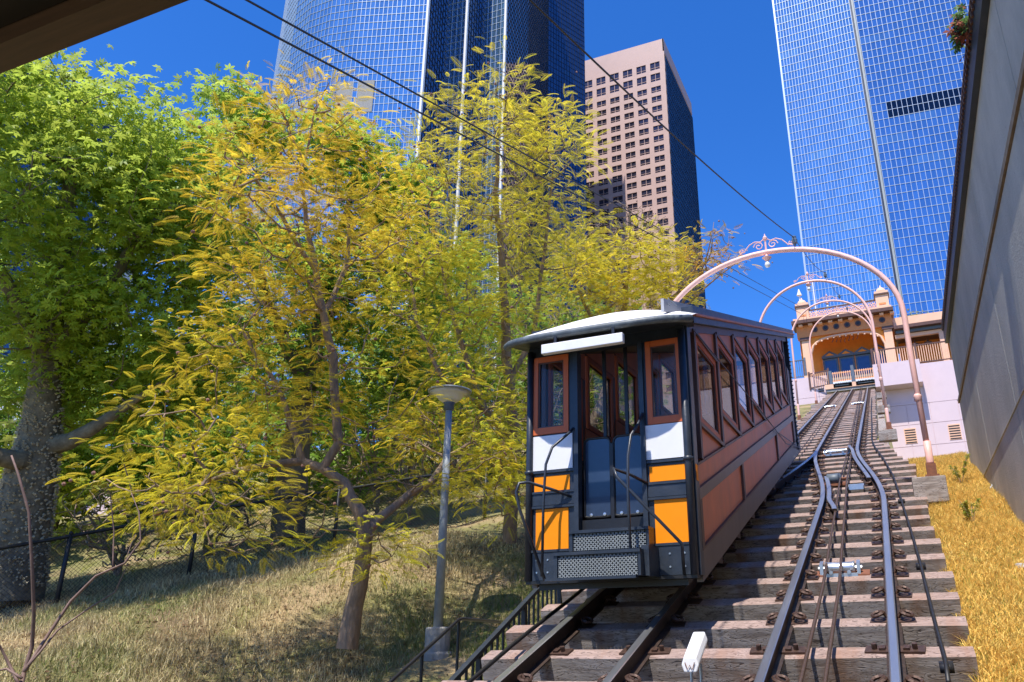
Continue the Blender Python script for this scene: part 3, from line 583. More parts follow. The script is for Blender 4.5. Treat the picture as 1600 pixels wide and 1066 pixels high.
b = MB(); b.box(.30, .72, 10.75, 11.2, tz(10.95, -2.35), tz(10.95, -2.06)); 
# ================================================================ OVERHEAD WIRES
def wire(a, b_, sag, r, label, n=24):
    a = np.array(a, float); b_ = np.array(b_, float); q = MB()
    q.tube([a+(b_-a)*t-np.array([0,0,sag*4*t*(1-t)]) for t in np.linspace(0, 1, n)], r, 5); q.build('overhead_wire', M_['wire'], label=label, cat='wire', group='overhead wires')
w1 = P(322, 0, 7.0); w2 = P(385, 0, 7.6); w3 = P(842, 0, 5.4)
e1 = np.array([-3.45, 42, 16.6]); e2 = np.array([-3.3, 42, 16.9])
wire(w1-(e1-w1)*.12, e1, .0, .011, 'lower of the two black wires crossing the yellow tree')
wire(w2-(e2-w2)*.12, e2, .0, .011, 'upper of the two black wires crossing the yellow tree')
ins = np.array([-.91, 10.95, 5.62]); wire(w3-(ins-w3)*.2, ins, .12, .008, 'black wire in the open sky ending on the largest arch')
ii = [ins]+[np.array([-.91, Y, z]) for Y, z in ((18.9, 8.55), (26.9, 11.21), (34.9, 13.87))]
for a_, c_, nm in zip(ii[:-1], ii[1:], ('first', 'second', 'third')): wire(a_, c_, .12, .006, 'thin wire in the %s span between the pink arches, counted up the slope' % nm)
# ================================================================ station eave above the camera
ev = thing('platform_roof', 'dark timber roof eave of the lower platform overhead', 'roof', (-2, -1, 1.6))
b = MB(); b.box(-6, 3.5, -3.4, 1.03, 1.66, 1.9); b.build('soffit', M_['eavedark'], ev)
b = MB(); b.box(-6, 3.5, 1.032, 1.115, 1.6, 1.92); b.build('fascia', M_['eave'], ev)
for x, y in ((-5.8, -3.2), (3.3, -3.2), (-5.8, .9), (3.3, .9)): b = MB(); b.box(x-.09, x+.09, y-.09, y+.09, -2.9, 1.66); b.build('post', M_['eave'], ev)
# ================================================================ CABLE CAR
XC = -2.23; XR, XL = -1.49, -2.97
car = thing('cable_car', 'orange, white and brown-red funicular car with stepped windows standing on the sloping track', 'cable car', (XC, 6.2, tz(6.2)))
def cb(name, m, *boxes, par=car, bevel=0, sl=0):
    b = MB()
    for q in boxes: b.box(*q, sl)
    return b.build(name, M_[m], par, bevel=bevel)
def sidebox(s, d0, d1):      # x range from outside depth d0 to d1 on side s (+1 right)
    a = (XR-d0 if s > 0 else XL+d0); c = (XR-d1 if s > 0 else XL+d1); return (min(a, c), max(a, c))
YB = 14.1; PIT = .95; Yw0 = 6.385; NW = 7
for s in (1, -1):
    x0, x1 = sidebox(s, .0, .05); xi0, xi1 = sidebox(s, .012, .05); xo0, xo1 = sidebox(s, -.014, .04)
    cb('side_skirt', 'skirt', (x0, x1, 6.12, YB, -1.70, -1.45), sl=SL)
    for y0, y1 in ((6.20, 8.12), (8.20, 11.02), (11.10, 13.2)): cb('lower_panel', 'copper', (xi0, xi1, y0, y1, -1.446, -1.075), sl=SL)
    for y in (6.16, 8.16, 11.06, 13.24): cb('panel_frame', 'trimbrown', (xo0, xo1, y-.04, y+.04, -1.448, -1.07), sl=SL)
    cb('panel_trim', 'trimbrown', (xo0, xo1, 6.12, 13.3, -1.465, -1.449), sl=SL)
    cb('belt_rail', 'skirt', (xo0, xo1, 6.12, 13.35, -1.068, -.975), sl=SL)
    cb('belt_panel', 'copper', (xi0, xi1, 6.12, 13.3, -.973, -.79), sl=SL); cb('belt_trim', 'trimbrown', (xo0, xo1, 6.12, 13.3, -.788, -.765), sl=SL)
    for i in range(NW):
        ya = Yw0-.075+PIT*i; yb = ya+PIT; zt, zb = 2.505+SL*PIT*i, 1.662+SL*PIT*i; w0, w1 = Yw0+PIT*i, Yw0+PIT*i+.80
        b = MB(); b.poly([(xi0, ya, zt), (xi0, yb, zt), (xi0, yb, tz(yb, .39)), (xi0, ya, max(zt+.002, tz(ya, .39)))], (xi1-xi0, 0, 0)); b.build('upper_panel', M_['copper'], car)
        b = MB(); b.poly([(xi0, ya, tz(ya, -.765)), (xi0, yb, tz(yb, -.765)), (xi0, yb, max(zb, tz(yb, -.765)+.002)), (xi0, ya, zb)], (xi1-xi0, 0, 0)); b.build('lower_infill_panel', M_['copper'], car)
        for z_ in (zt-.012, zb-.022): cb('window_rail', 'trimbrown', (xo0, xo1, ya+.03, yb-.05, z_, z_+.034))
        cb('window_post', 'trimbrown', (xo0, xo1, yb-.045, yb+.025, tz(yb, -.78), tz(yb, .39)))
        f_ = cb('window', 'redframe', (x0, x1, w0+.0, w0+.055, zb+.013, zt-.013), (x0, x1, w1-.055, w1, zb+.013, zt-.013), (x0, x1, w0+.056, w1-.056, zb+.013, zb+.07), (x0, x1, w0+.056, w1-.056, zt-.07, zt-.013))
        g0, g1 = sidebox(s, .022, .028); cb('pane', 'pane', (g0, g1, w0+.054, w1-.054, zb+.068, zt-.068), par=f_)
        j0, j1 = sidebox(s, .008, .02); cb('inner_sash', 'trimbrown', (j0, j1, w0+.056, w0+.078, zb+.071, zt-.071), (j0, j1, w1-.078, w1-.056, zb+.071, zt-.071), (j0, j1, w0+.079, w1-.079, zb+.071, zb+.09), (j0, j1, w0+.079, w1-.079, zt-.09, zt-.071), par=f_)
    cb('window_post', 'trimbrown', (xo0, xo1, Yw0-.10, Yw0-.04, tz(Yw0, -.78), tz(Yw0, .39)))
    cb('frieze', 'trimbrown', (x0, x1, 6.14, 13.75, .392, .47), sl=SL); e0, e1 = sidebox(s, -.05, .06)
    cb('cornice', 'navy', (e0, e1, 6.16, 14.6, .472, .535), sl=SL); h0, h1 = sidebox(s, -.075, .04); cb('cornice_lip', 'copper', (h0, h1, 6.16, 14.62, .537, .556), sl=SL)
    k0, k1 = sidebox(s, -.045, .06); cb('roof_fascia', 'navy', (k0, k1, 6.16, 14.6, .558, .635), sl=SL)
    # front corner: strip, pipe and small orange return
    cb('corner_post', 'navy', (*sidebox(s, -.012, .07), 6.03, 6.14, .385, 2.46)); cb('corner_panel', 'orange', (*sidebox(s, -.016, -.013), 6.05, 6.115, 1.12, 1.25))
    px_ = XR-.03 if s > 0 else XL+.03
    b = MB(); b.tube([(px_, 5.985, .385), (px_, 5.985, 2.40)], .032, 12); b.lathe((px_, 5.985, 1.27), [(.033,0),(.042,.005),(.042,.03),(.033,.035)], 12); b.build('corner_pipe', M_['navy'], car, smooth=True)
    # rear posts and end lattice
    cb('rear_post', 'black', (*sidebox(s, -.02, .06), 13.62, 13.72, 2.92, 5.02))
    cb('rear_wall', 'trimbrown', (*sidebox(s, .0, .05), 13.25, 13.62, tz(13.4, -1.45), tz(13.3, -.1)))
b = MB()
for k in range(26): z = 3.0+k*.076; b.bar((XR+.025, 13.60, z), (XR+.025, 13.74, z+.05), .02, .018)
b.build('rear_post_coil', M_['black'], car, kind='stuff')
# thin black lines along the right side
b = MB(); b.tube([(XR+.03, 6.18, 2.47), (XR+.035, 8.6, 2.55), (XR+.035, 11.0, 2.62), (XR+.03, 14.0, 2.98)], .006, 5); b.tube([(XR+.03, 9.4, 2.60), (XR+.06, 11.6, 2.58), (XR+.03, 14.05, 3.0)], .006, 5); b.build('side_line', M_['black'], car)
# roof: barrel over the cabin, domed hood over the front platform
def sec_z(s_): return .60+.17*(1-abs(s_)**1.8)
b = MB(); ns = 16; ss = np.linspace(-1, 1, ns+1); Ys = [6.55, 9, 12, 14.6]; vs = []
for Y in Ys: vs += [(XC+.80*s_, Y, tz(Y, sec_z(s_)-.06)) for s_ in ss]
fs = [(j*(ns+1)+i, j*(ns+1)+i+1, (j+1)*(ns+1)+i+1, (j+1)*(ns+1)+i) for j in range(3) for i in range(ns)]
b.add(vs, fs); b.build('roof', M_['roofwhite'], car, smooth=True)
rimp = []
for s_ in ss:
    a = abs(s_); Y = 5.57+.28*a**5; X = -2.255+s_*.865; rimp.append((X, Y, 2.345+.02*(1-a**2)+.09*a**4))
b = MB(); vs = []; nt_ = 8
for j in range(nt_+1):
    t_ = j/nt_
    for i, s_ in enumerate(ss):
        r_ = rimp[i]; e_ = (XC+.80*s_, 6.56, tz(6.56, sec_z(s_)-.058)); q = .55*t_+.45*math.sin(t_*math.pi/2)
        vs.append((r_[0]+(e_[0]-r_[0])*t_, r_[1]+(e_[1]-r_[1])*t_, r_[2]+.03+(e_[2]-r_[2]-.03)*q))
b.add(vs, [(j*(ns+1)+i, j*(ns+1)+i+1, (j+1)*(ns+1)+i+1, (j+1)*(ns+1)+i) for j in range(nt_) for i in range(ns)]); b.build('roof_hood', M_['roofwhite'], car, smooth=True)
b = MB()
for i in range(ns): pass
b.tube(rimp, .034, 8); b.build('hood_rim', M_['rim'], car, smooth=True)
b = MB()     # dark soffit under hood
vs = [(x, y+.01, z+.01) for x, y, z in rimp]+[(XC+.80*s_, 6.1, 2.46) for s_ in ss]
b.add(vs, [(i, i+1, ns+1+i+1, ns+1+i) for i in range(ns)]); b.build('hood_soffit', M_['navy'], car)
b = MB()
for k in range(3): x = -1.85+k*.05; b.tube([(x+.25, 5.75+k*.03, 2.55), (x+.1, 6.1, 2.75+k*.01), (x, 6.5, 2.93)], .003, 4)
b.build('roof_wires', M_['rim'], car)
cb('roof_board', 'greyboard', (-1.615, -1.590, 5.74, 7.75, .585, .700), sl=SL)
cb('ceiling', 'dkwood', (XL+.06, XR-.06, 6.12, 13.7, .39, .45), sl=SL)
# front wall pieces, both sides of the doorway
yf = 6.0
def fpanel(name, m, x0, x1, z0, z1, y0=yf-.012, y1=yf+.03, par=car): return cb(name, m, (x0, x1, y0, y1, z0, z1), par=par)
cb('front_frame', 'navy', (-2.96, -2.495, yf, yf+.045, .385, 1.618), (-1.875, -1.50, yf, yf+.045, .385, 1.600), (-2.96, -1.50, yf, yf+.045, 2.342, 2.50), (-2.57, -2.495, yf, yf+.045, 1.62, 2.34), (-1.90, -1.85, yf, yf+.045, 1.602, 2.34), (-2.96, -2.915, yf, yf+.045, 1.62, 2.34), (-1.53, -1.50, yf, yf+.045, 1.602, 2.34))
for (x0, x1, z0, z1) in ((-2.913, -2.571, 1.62, 2.34), (-1.848, -1.532, 1.602, 2.34)):
    t_ = .046
    f_ = cb('front_window', 'redframe', (x0, x0+t_, yf-.014, yf+.04, z0, z1), (x1-t_, x1, yf-.014, yf+.04, z0, z1), (x0+t_+.001, x1-t_-.001, yf-.014, yf+.04, z0, z0+.06), (x0+t_+.001, x1-t_-.001, yf-.014, yf+.04, z1-.05, z1))
    cb('pane', 'pane', (x0+t_-.003, x1-t_+.003, yf+.010, yf+.016, z0+.057, z1-.047), par=f_)
    cb('bead', 'trimbrown', (x0+t_+.001, x0+t_+.012, yf-.004, yf+.008, z0+.061, z1-.051), (x1-t_-.012, x1-t_-.001, yf-.004, yf+.008, z0+.061, z1-.051), (x0+t_+.013, x1-t_-.013, yf-.004, yf+.008, z1-.062, z1-.051), (x0+t_+.013, x1-t_-.013, yf-.004, yf+.008, z0+.061, z0+.072), par=f_)
fpanel('white_panel', 'white', -2.910, -2.535, 1.302, 1.605); fpanel('white_panel', 'white', -1.882, -1.535, 1.306, 1.596)
fpanel('orange_panel', 'orange', -2.895, -2.565, 1.12, 1.25, yf-.008); fpanel('orange_panel', 'orange', -2.878, -2.578, .634, .968, yf-.008)
fpanel('orange_panel', 'orange', -1.853, -1.54, 1.124, 1.25, yf-.008); fpanel('orange_panel', 'orange', -1.823, -1.545, .634, .973, yf-.008)
for x0, x1 in ((-2.92, -2.50), (-1.87, -1.53)):
    
    for z in (1.285, 1.108, .985, .622): cb('trim_rail', 'navy', (x0, x1, yf-.024, yf-.001, z-.010, z+.010))
    cb('trim_band', 'navy', (x0, x1, yf-.016, yf-.001, 1.0, 1.095))
    cb('lower_plate', 'lampnavy' if 'lampnavy' in M_ else 'navy', (x0+.02, x1-.01, yf-.018, yf-.001, .388, .608))
    b = MB()
    for x in (x0+.06, x0+.16, x1-.06):
        for z in (.45, .55): b.lathe((x, yf-.024, z), [(.0,0),(.008,.0),(.008,.006)], 6, 'y')
    b.build('bolts', M_['steel'], car, kind='stuff')
for x in (-2.497, -1.893): cb('door_post', 'navy', (x-.02, x+.02, yf-.03, yf+.06, .62, 2.34))
for x in (-2.297, -2.093): cb('inner_post', 'black', (x-.014, x+.014, 6.16, 6.19, 1.56, 2.44))
# two rounded slate door leaves
def rrect(x0, x1, z0, z1, r, n=5):
    pts = []
    for cx0, cz0, a0 in ((x1-r, z1-r, 0), (x0+r, z1-r, 90), (x0+r, z0+r*.3, 180), (x1-r, z0+r*.3, 270)):
        for k in range(n+1): a = math.radians(a0+90*k/n); pts.append((cx0+r*math.cos(a), cz0+(r if a0 < 180 else r*.3)*math.sin(a)))
    return pts
for x0, x1 in ((-2.465, -2.225), (-2.195, -1.935)):
    b = MB(); pts = rrect(x0, x1, .885, 1.56, .05); b.poly([(x, 6.09, z) for x, z in pts], (0,.02,0)); d_ = b.build('door_leaf', M_['doorpanel'], car)
    b = MB(); b.tube([(x, 6.088, z) for x, z in pts], .010, 6, closed=True); b.build('door_edge', M_['black'], d_)
    b = MB()
    for x in (x0+.06, x1-.06): b.lathe((x, 6.075, .905), [(.0,0),(.014,.002),(.014,.012)], 8, 'y')
    b.build('door_bolts', M_['steel'], d_)
cb('threshold', 'black', (-2.48, -1.91, 6.04, 6.14, .76, .86)); cb('door_stop', 'black', (-2.225, -2.195, 6.07, 6.11, .80, 1.5))
# steps with perforated risers
for (x0, x1, y0, y1, zt, zb) in ((-2.475, -1.84, 5.845, 6.0, .748, .592), (-2.52, -1.85, 5.645, 5.85, .562, .375)):
    s_ = cb('step', 'navy', (x0-.03, x1+.01, y0-.02, y1, zt-.018, zt+.006), (x0-.02, x1, y0+.012, y0+.02, zb, zt-.019), (x0-.03, x0, y0-.01, y1, zb, zt-.019), (x1-.01, x1+.01, y0-.01, y1, zb, zt-.019))
    b = MB(); w_ = x1-x0-.03; h_ = zt-zb-.03; p_ = .031; n_ = int((w_+h_)/p_)
    for k in range(n_+1):
        for sg in (1, -1):
            u0 = k*p_-h_; c0, c1 = max(u0, 0), min(u0+h_, w_)
            if c1-c0 < .004: continue
            za, zc = zb+.005+(c0-u0), zb+.005+(c1-u0)
            xa, xc_ = (x0+.01+c0, x0+.01+c1) if sg > 0 else (x1-.02-c0, x1-.02-c1)
            b.bar((xa, y0, za), (xc_, y0, zc), .006, .009, (0,1,0))
    b.build('riser_mesh', M_['lampgrey'], s_, kind='stuff')
cb('step_bar', 'navy', (-2.61, -1.87, 5.60, 5.66, .355, .375)); cb('step_side', 'navy', (-1.86, -1.80, 5.72, 6.0, .375, .60)); cb('front_sill', 'black', (-2.96, -1.50, 5.98, 6.1, .36, .384))
# handrails
def rail(*pts, r=.012): b = MB(); b.tube(pts, r, 8); b.build('handrail', M_['navy'], car, smooth=True)
rail((-2.515, 5.97, 1.64), (-2.55, 5.90, 1.57), (-2.64, 5.80, 1.45), (-2.68, 5.76, 1.30), (-2.69, 5.74, 1.0), (-2.69, 5.72, .40))
rail((-1.885, 5.97, 1.70), (-1.905, 5.90, 1.60), (-1.94, 5.80, 1.48), (-1.95, 5.74, 1.30), (-1.945, 5.70, 1.0), (-1.93, 5.68, .40))
rail((-2.55, 5.98, 1.06), (-2.70, 5.90, 1.12), (-2.855, 5.78, 1.17), (-2.905, 5.72, 1.155), (-2.92, 5.70, 1.08), (-2.90, 5.72, .95), (-2.70, 5.80, .375), r=.013)
rail((-1.87, 5.98, 1.11), (-1.97, 5.86, 1.17), (-2.06, 5.70, 1.20), (-2.03, 5.69, 1.13), (-1.56, 5.80, .60), (-1.565, 5.82, .56), (-1.60, 5.97, .39), r=.013)
cb('head_light_box', 'white', (-2.604, -1.880, 5.49, 5.545, 2.178, 2.262), bevel=.006)
for x in (-2.5, -1.98): cb('light_bracket', 'black', (x-.012, x+.012, 5.546, 5.60, 2.2, 2.36))
# interior: stepped floor, benches, inner linings
for i in range(NW):
    y0 = 6.3+PIT*i; z = .80+SL*PIT*i
    cb('floor_step', 'dkwood', (XL+.08, XR-.08, y0, y0+PIT, z-.25, z))
    for xa, xb_ in ((XL+.07, XL+.45), (XR-.45, XR-.07)): cb('bench', 'dkwood', (xa, xb_, y0+.1, y0+.9, z, z+.42)); 
for s in (1, -1):
    xa, xb_ = sidebox(s, .052, .07); cb('inner_lining', 'dkwood', (xa, xb_, 6.2, 13.6, -1.4, -.79), sl=SL)
cb('rear_bulkhead', 'dkwood', (XL+.06, -2.5, 13.4, 13.46, 3.0, 4.85), (-1.95, XR-.06, 13.4, 13.46, 3.0, 4.85))
cb('underframe', 'black', (XL+.1, XR-.1, 6.05, 13.9, -1.70, -1.60), sl=SL)
for Y in (7.3, 12.6):
    for xr_ in (-2.62, -1.85):
        b = MB(); b.lathe((xr_-.05, Y, tz(Y, -1.93)+.19), [(.05,0),(.215,.0),(.215,.02),(.185,.025),(.18,.09),(.05,.1)], 18, 'x'); b.build('wheel', M_['railside'], car, smooth=True)
    b = MB(); b.tube([(-2.64, Y, tz(Y, -1.74)), (-1.83, Y, tz(Y, -1.74))], .04, 8); b.build('axle', M_['black'], car)
    cb('axle_box', 'black', (-2.75, -2.66, Y-.12, Y+.12, tz(Y, -1.80), tz(Y, -1.6)), (-1.81, -1.72, Y-.12, Y+.12, tz(Y, -1.80), tz(Y, -1.6)))
# ================================================================ TREES
def orient(dirs, ups):
    d = dirs/np.linalg.norm(dirs, axis=1, keepdims=True); s = np.cross(d, ups); s /= np.linalg.norm(s, axis=1, keepdims=True)+1e-9; u = np.cross(s, d)
    return d, s, u
def scatter(tmpl, faces, pos, dirs, ups, scale, cols, vary=None):
    d, s, u = orient(dirs, ups); n, k = len(pos), len(tmpl)
    V = pos[:, None, :]+scale[:, None, None]*(tmpl[None, :, 0:1]*d[:, None, :]+tmpl[None, :, 1:2]*s[:, None, :]+tmpl[None, :, 2:3]*u[:, None, :])
    F = faces[None]+(np.arange(n)*k)[:, None, None]
    C = np.repeat(cols[:, None, :], k, 1)
    if vary is not None: C = C*vary[None, :, None]
    return V.reshape(-1, 3), F.reshape(-1, faces.shape[1]), C.reshape(-1, 3)
def frond_template():          # bipinnate frond: pairs of narrow drooping pinnae on a rachis
    v = []; f = []; n = 13
    for i in range(n):
        t = .12+.86*i/(n-1); L = .25*math.sin(math.pi*min(1, .16+.82*t))**.7+.03; w_ = .022
        for s in (-1, 1):
            x, z = t, -.38*t*t; a = math.radians(66-22*t); dx, dy = math.cos(a), s*math.sin(a)
            k = len(v)
            v += [(x-w_*.5, 0, z), (x+dx*L*.5-w_, dy*L*.5, z-.02), (x+dx*L, dy*L, z-.25*L-.03), (x+dx*L*.5+w_, dy*L*.5, z-.01)]
            f.append((k, k+1, k+2, k+3))
    k = len(v); v += [(0,-.008,0),(0,.008,0),(.98,.006,-.37),(.98,-.006,-.37)]; f.append((k, k+1, k+2, k+3))
    return np.array(v), np.array(f)
def palm_template():           # palmate leaf of six folded leaflets
    v = []; f = []
    for i in range(6):
        a = math.radians(-125+50*i); c, s = math.cos(a), math.sin(a); L = 1-.12*abs(i-2.5)/2.5; w_ = .19; k = len(v)
        q = [(0,0,0),(.55*L,-w_,-.04),(L,0,-.28),(.55*L,w_,-.04)]
        v += [(x*c-y*s, x*s+y*c, z) for x, y, z in q]; f.append((k, k+1, k+2, k+3))
    return np.array(v), np.array(f)
FROND, FRONDF = frond_template(); PALM, PALMF = palm_template()
def blob_points(blobs, n, rng, shell=.55):      # blobs: (centre, radii, weight)
    ws = np.array([b_[2] for b_ in blobs], float); ws /= ws.sum(); out = []
    for (c, r, _), k in zip(blobs, rng.multinomial(n, ws)):
        d = rng.normal(size=(k, 3)); d /= np.linalg.norm(d, axis=1, keepdims=True); rad = rng.uniform(shell**3, 1, (k, 1))**(1/3)
        out.append(np.array(c)+d*rad*np.array(r))
    return np.concatenate(out)
def grow(limbs, attr, rng, tip=.006, step=.22, expo=.46):
    pos = []; par = []; rad0 = []
    for li, limb in enumerate(limbs):
        pts = [np.array(p_[:3], float) for p_ in limb]; rs = [p_[3] for p_ in limb]
        prev = -1
        if li > 0: prev = int(np.argmin(np.linalg.norm(np.array(pos)-pts[0], axis=1)))
        else: pos.append(pts[0]); par.append(-1); rad0.append(rs[0]); prev = 0
        for a, c, ra, rb in zip(pts[:-1], pts[1:], rs[:-1], rs[1:]):
            m_ = max(1, int(np.linalg.norm(c-a)/step))
            for k in range(1, m_+1):
                q = a+(c-a)*k/m_+rng.normal(size=3)*.012; pos.append(q); par.append(prev); rad0.append(ra+(rb-ra)*k/m_); prev = len(pos)-1
    PA = np.array(pos); order = np.argsort([np.linalg.norm(PA-a, axis=1).min() for a in attr]); tips = []
    for ai in order:
        a = attr[ai]; d = np.linalg.norm(PA-a, axis=1)+np.maximum(0, PA[:, 2]-a[2])*.8; j = int(np.argmin(d)); p0 = PA[j]; L = np.linalg.norm(a-p0); m_ = max(2, int(L/step))
        bow = rng.normal(size=3)*.07*L+np.array([0, 0, -.10*L]); prev = j; new = []
        for k in range(1, m_+1):
            t = k/m_; q = p0+(a-p0)*t+bow*4*t*(1-t)*.6+rng.normal(size=3)*.012; pos.append(q); par.append(prev); rad0.append(0); prev = len(pos)-1; new.append(q)
        PA = np.concatenate([PA, np.array(new)]); tips.append((prev, a, a-p0))
    cnt = np.zeros(len(pos)); 
    for i, _, _ in tips: cnt[i] += 1
    for i in range(len(pos)-1, 0, -1): cnt[par[i]] += cnt[i]
    r = np.maximum(np.array(rad0), tip*np.maximum(cnt, .6)**expo)
    r = np.where(np.array(rad0) > 0, np.maximum(np.array(rad0), 0), np.minimum(r, .6*np.array([max(rad0[p_], r[p_]) if p_ >= 0 else 9 for p_ in par])+.002))
    return np.array(pos), np.array(par), r, tips
def wood_mesh(name, pos, par, r, m, sides=6):
    a = np.arange(1, len(pos)); a = a[par[a] >= 0]; p0, p1 = pos[par[a]], pos[a]; r0, r1 = np.minimum(r[par[a]], r[a]*1.5), r[a]
    d = p1-p0; d /= np.linalg.norm(d, axis=1, keepdims=True)+1e-9; ref = np.where(np.abs(d[:, 2:3]) > .9, np.array([[1., 0, 0]]), np.array([[0, 0, 1.]]))
    s = np.cross(d, ref); s /= np.linalg.norm(s, axis=1, keepdims=True); u = np.cross(s, d); n = len(a); V = []
    for q, rr in ((p0-d*rr_(r0), r0), (p1, r1)):
        for k in range(sides): an = 2*math.pi*k/sides; V.append(q+rr[:, None]*(math.cos(an)*s+math.sin(an)*u))
    V = np.stack(V, 1).reshape(-1, 3); base = (np.arange(n)*2*sides)[:, None]
    F = np.concatenate([base+np.array([[k, (k+1) % sides, sides+(k+1) % sides, sides+k]]) for k in range(sides)])
    return fast_mesh(name, V, F, m, smooth=True)
def rr_(r): return (r*.35)[:, None]
def tree(name, label, cat, limbs, blobs, nattr, nleaf, leaf, scale, palette, m_bark, seed, spread=.26, pods=0, group=None, hidden=0, colfn=None, tip=.006):
    rng = np.random.default_rng(seed); attr = blob_points(blobs, nattr, rng)
    pos, par, r, tips = grow(limbs, attr, rng, tip)
    t = thing(name, label, cat, limbs[0][0][:3], group); nl = sum(max(1, int(np.linalg.norm(np.array(l_[-1][:3])-np.array(l_[0][:3]))/.22)) for l_ in limbs)
    link('trunk', wood_mesh('trunk', pos, par, r, M_[m_bark], 8 if nattr < 500 else 7), t)
    ctr = attr.mean(0); k = max(1, nleaf//len(tips)) if nleaf else 0
    if nleaf:
        tp = np.array([a for _, a, _ in tips]); td = np.array([d for _, _, d in tips]); td /= np.linalg.norm(td, axis=1, keepdims=True)+1e-9
        ti = np.repeat(np.arange(len(tips)), k); n = len(ti)
        off = np.clip(rng.normal(size=(n, 3)), -1.5, 1.5)*spread*np.array([1, 1, .7]); base = tp[ti]+off
        dirs = off/spread*.8+td[ti]*.9+rng.normal(size=(n, 3))*.35; dirs[:, 2] = dirs[:, 2]*.45+(.0 if leaf == 'frond' else -.15)
        ups = np.tile(np.array([[0, -.35, .9]]), (n, 1))+rng.normal(size=(n, 3))*.6
        sc = scale*rng.uniform(.6, 1.2, n)
        pal = np.array(palette); w0 = rng.dirichlet(np.ones(len(pal))*.8, len(tips))[ti]; w0 = .7*w0+.3*rng.dirichlet(np.ones(len(pal))*.5, n)
        if colfn is not None: w0 = colfn(base, w0, rng)
        cols = (w0[:, :, None]*pal[None]).sum(1)*rng.uniform(.7, 1.2, (n, 1))*rng.uniform(.75, 1.15, (len(tips), 1))[ti]
        T, F_ = (FROND, FRONDF) if leaf == 'frond' else (PALM, PALMF)
        V, F, C = scatter(T, F_, base, dirs, ups, sc, cols)
        link('crown', fast_mesh('crown', V, F, M_['leaf'], C), t)
    if pods:
        b = MB(); sel = rng.choice(len(tips), pods)
        for i in sel:
            c = tips[i][1]+rng.normal(size=3)*.2; rr = rng.uniform(.016, .026); c2 = c-np.array([0, 0, rng.uniform(.03,.12)])
            b.lathe(c2, [(.004,-rr),(rr*.8,-rr*.55),(rr,0),(rr*.75,rr*.6),(.004,rr*.95)], 6)
        b.build('seed_pods', M_['pod'], t, kind='stuff')
    return t
def L3(x, y, d, r): q = P(x, y, d); return (q[0], q[1], q[2], r)
def B3(x, y, d, rx, rz, w_=1., rd=None): return (P(x, y, d), (rx, rd or rx, rz), w_)
GOLD, YEL, YG, GRN, OLV, ORG = (.88,.50,.012), (.88,.72,.03), (.56,.68,.03), (.15,.28,.02), (.26,.28,.025), (.74,.31,.01)
LG1, LG2, LG3 = (.58,.64,.05), (.34,.52,.035), (.14,.29,.022)
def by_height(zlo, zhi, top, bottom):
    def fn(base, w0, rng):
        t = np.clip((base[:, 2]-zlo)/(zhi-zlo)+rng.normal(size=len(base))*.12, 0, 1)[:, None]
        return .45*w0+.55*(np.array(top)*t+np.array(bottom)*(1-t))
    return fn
# ---- front jacaranda
D = 10.7
limbs = [[L3(543,1008,D,.135), L3(553,950,D,.115), L3(566,880,D,.10), L3(572,835,D,.095), L3(563,800,D,.09)],
         [L3(563,800,D,.075), L3(535,755,D+.1,.07), L3(505,735,D+.1,.062), L3(470,720,D+.2,.055), L3(420,725,D+.1,.045), L3(370,735,D-.1,.035), L3(320,752,D-.3,.022)],
         [L3(520,735,D+.1,.062), L3(528,690,D+.1,.06), L3(524,640,D+.2,.058), L3(520,560,D+.2,.055), L3(505,490,D+.2,.05), L3(490,420,D+.3,.042), L3(478,350,D+.4,.03), L3(470,270,D+.4,.02), L3(490,180,D+.5,.010)],
         [L3(470,720,D+.2,.045), L3(455,660,D+.3,.04), L3(430,600,D+.3,.03), L3(380,520,D+.3,.02)],
         [L3(572,830,D,.07), L3(610,795,D+.2,.06), L3(640,772,D+.5,.055), L3(672,755,D+.8,.05), L3(700,715,D+1.8,.04), L3(735,690,D+2.2,.025)],
         [L3(505,490,D+.2,.035), L3(540,420,D+.5,.03), L3(545,340,D+.6,.02)], [L3(490,420,D+.3,.03), L3(440,340,D+.1,.025), L3(400,280,D,.015)]]
blobs = [B3(470,300,D+.4,1.35,1.25,2.3), B3(405,320,D,.85,.8,1.5), B3(480,180,D+.5,.6,.55,.6), B3(560,330,D+.8,.9,.9,1.3), B3(390,480,D,.85,.75,1.1), B3(350,590,D-.2,.85,.6,.8), B3(300,690,D-.4,.95,.5,.9),
         B3(240,740,D-.4,.7,.5,.6), B3(380,800,D-.6,1.0,.45,.7), B3(590,600,D+.4,1.0,.9,1.0), B3(690,660,D+2.2,1.0,.6,1.1), B3(650,750,D+.6,.6,.3,.5), B3(590,850,D-.5,.55,.30,.6), B3(470,520,D+.2,.9,.8,.8), B3(440,640,D,.8,.5,.6), B3(765,740,D+2,.55,.55,.6)]
tree('jacaranda_tree', 'yellow and gold feathery jacaranda forking low on the grassy slope before the fence', 'tree', limbs, blobs, 430, 5600, 'frond', .19, [GOLD, YEL, YG, ORG], 'bark', 21, .22, 150, colfn=by_height(.2, 5.5, (.44,.26,.04,.26), (.05,.25,.70,.0)), tip=.0055)
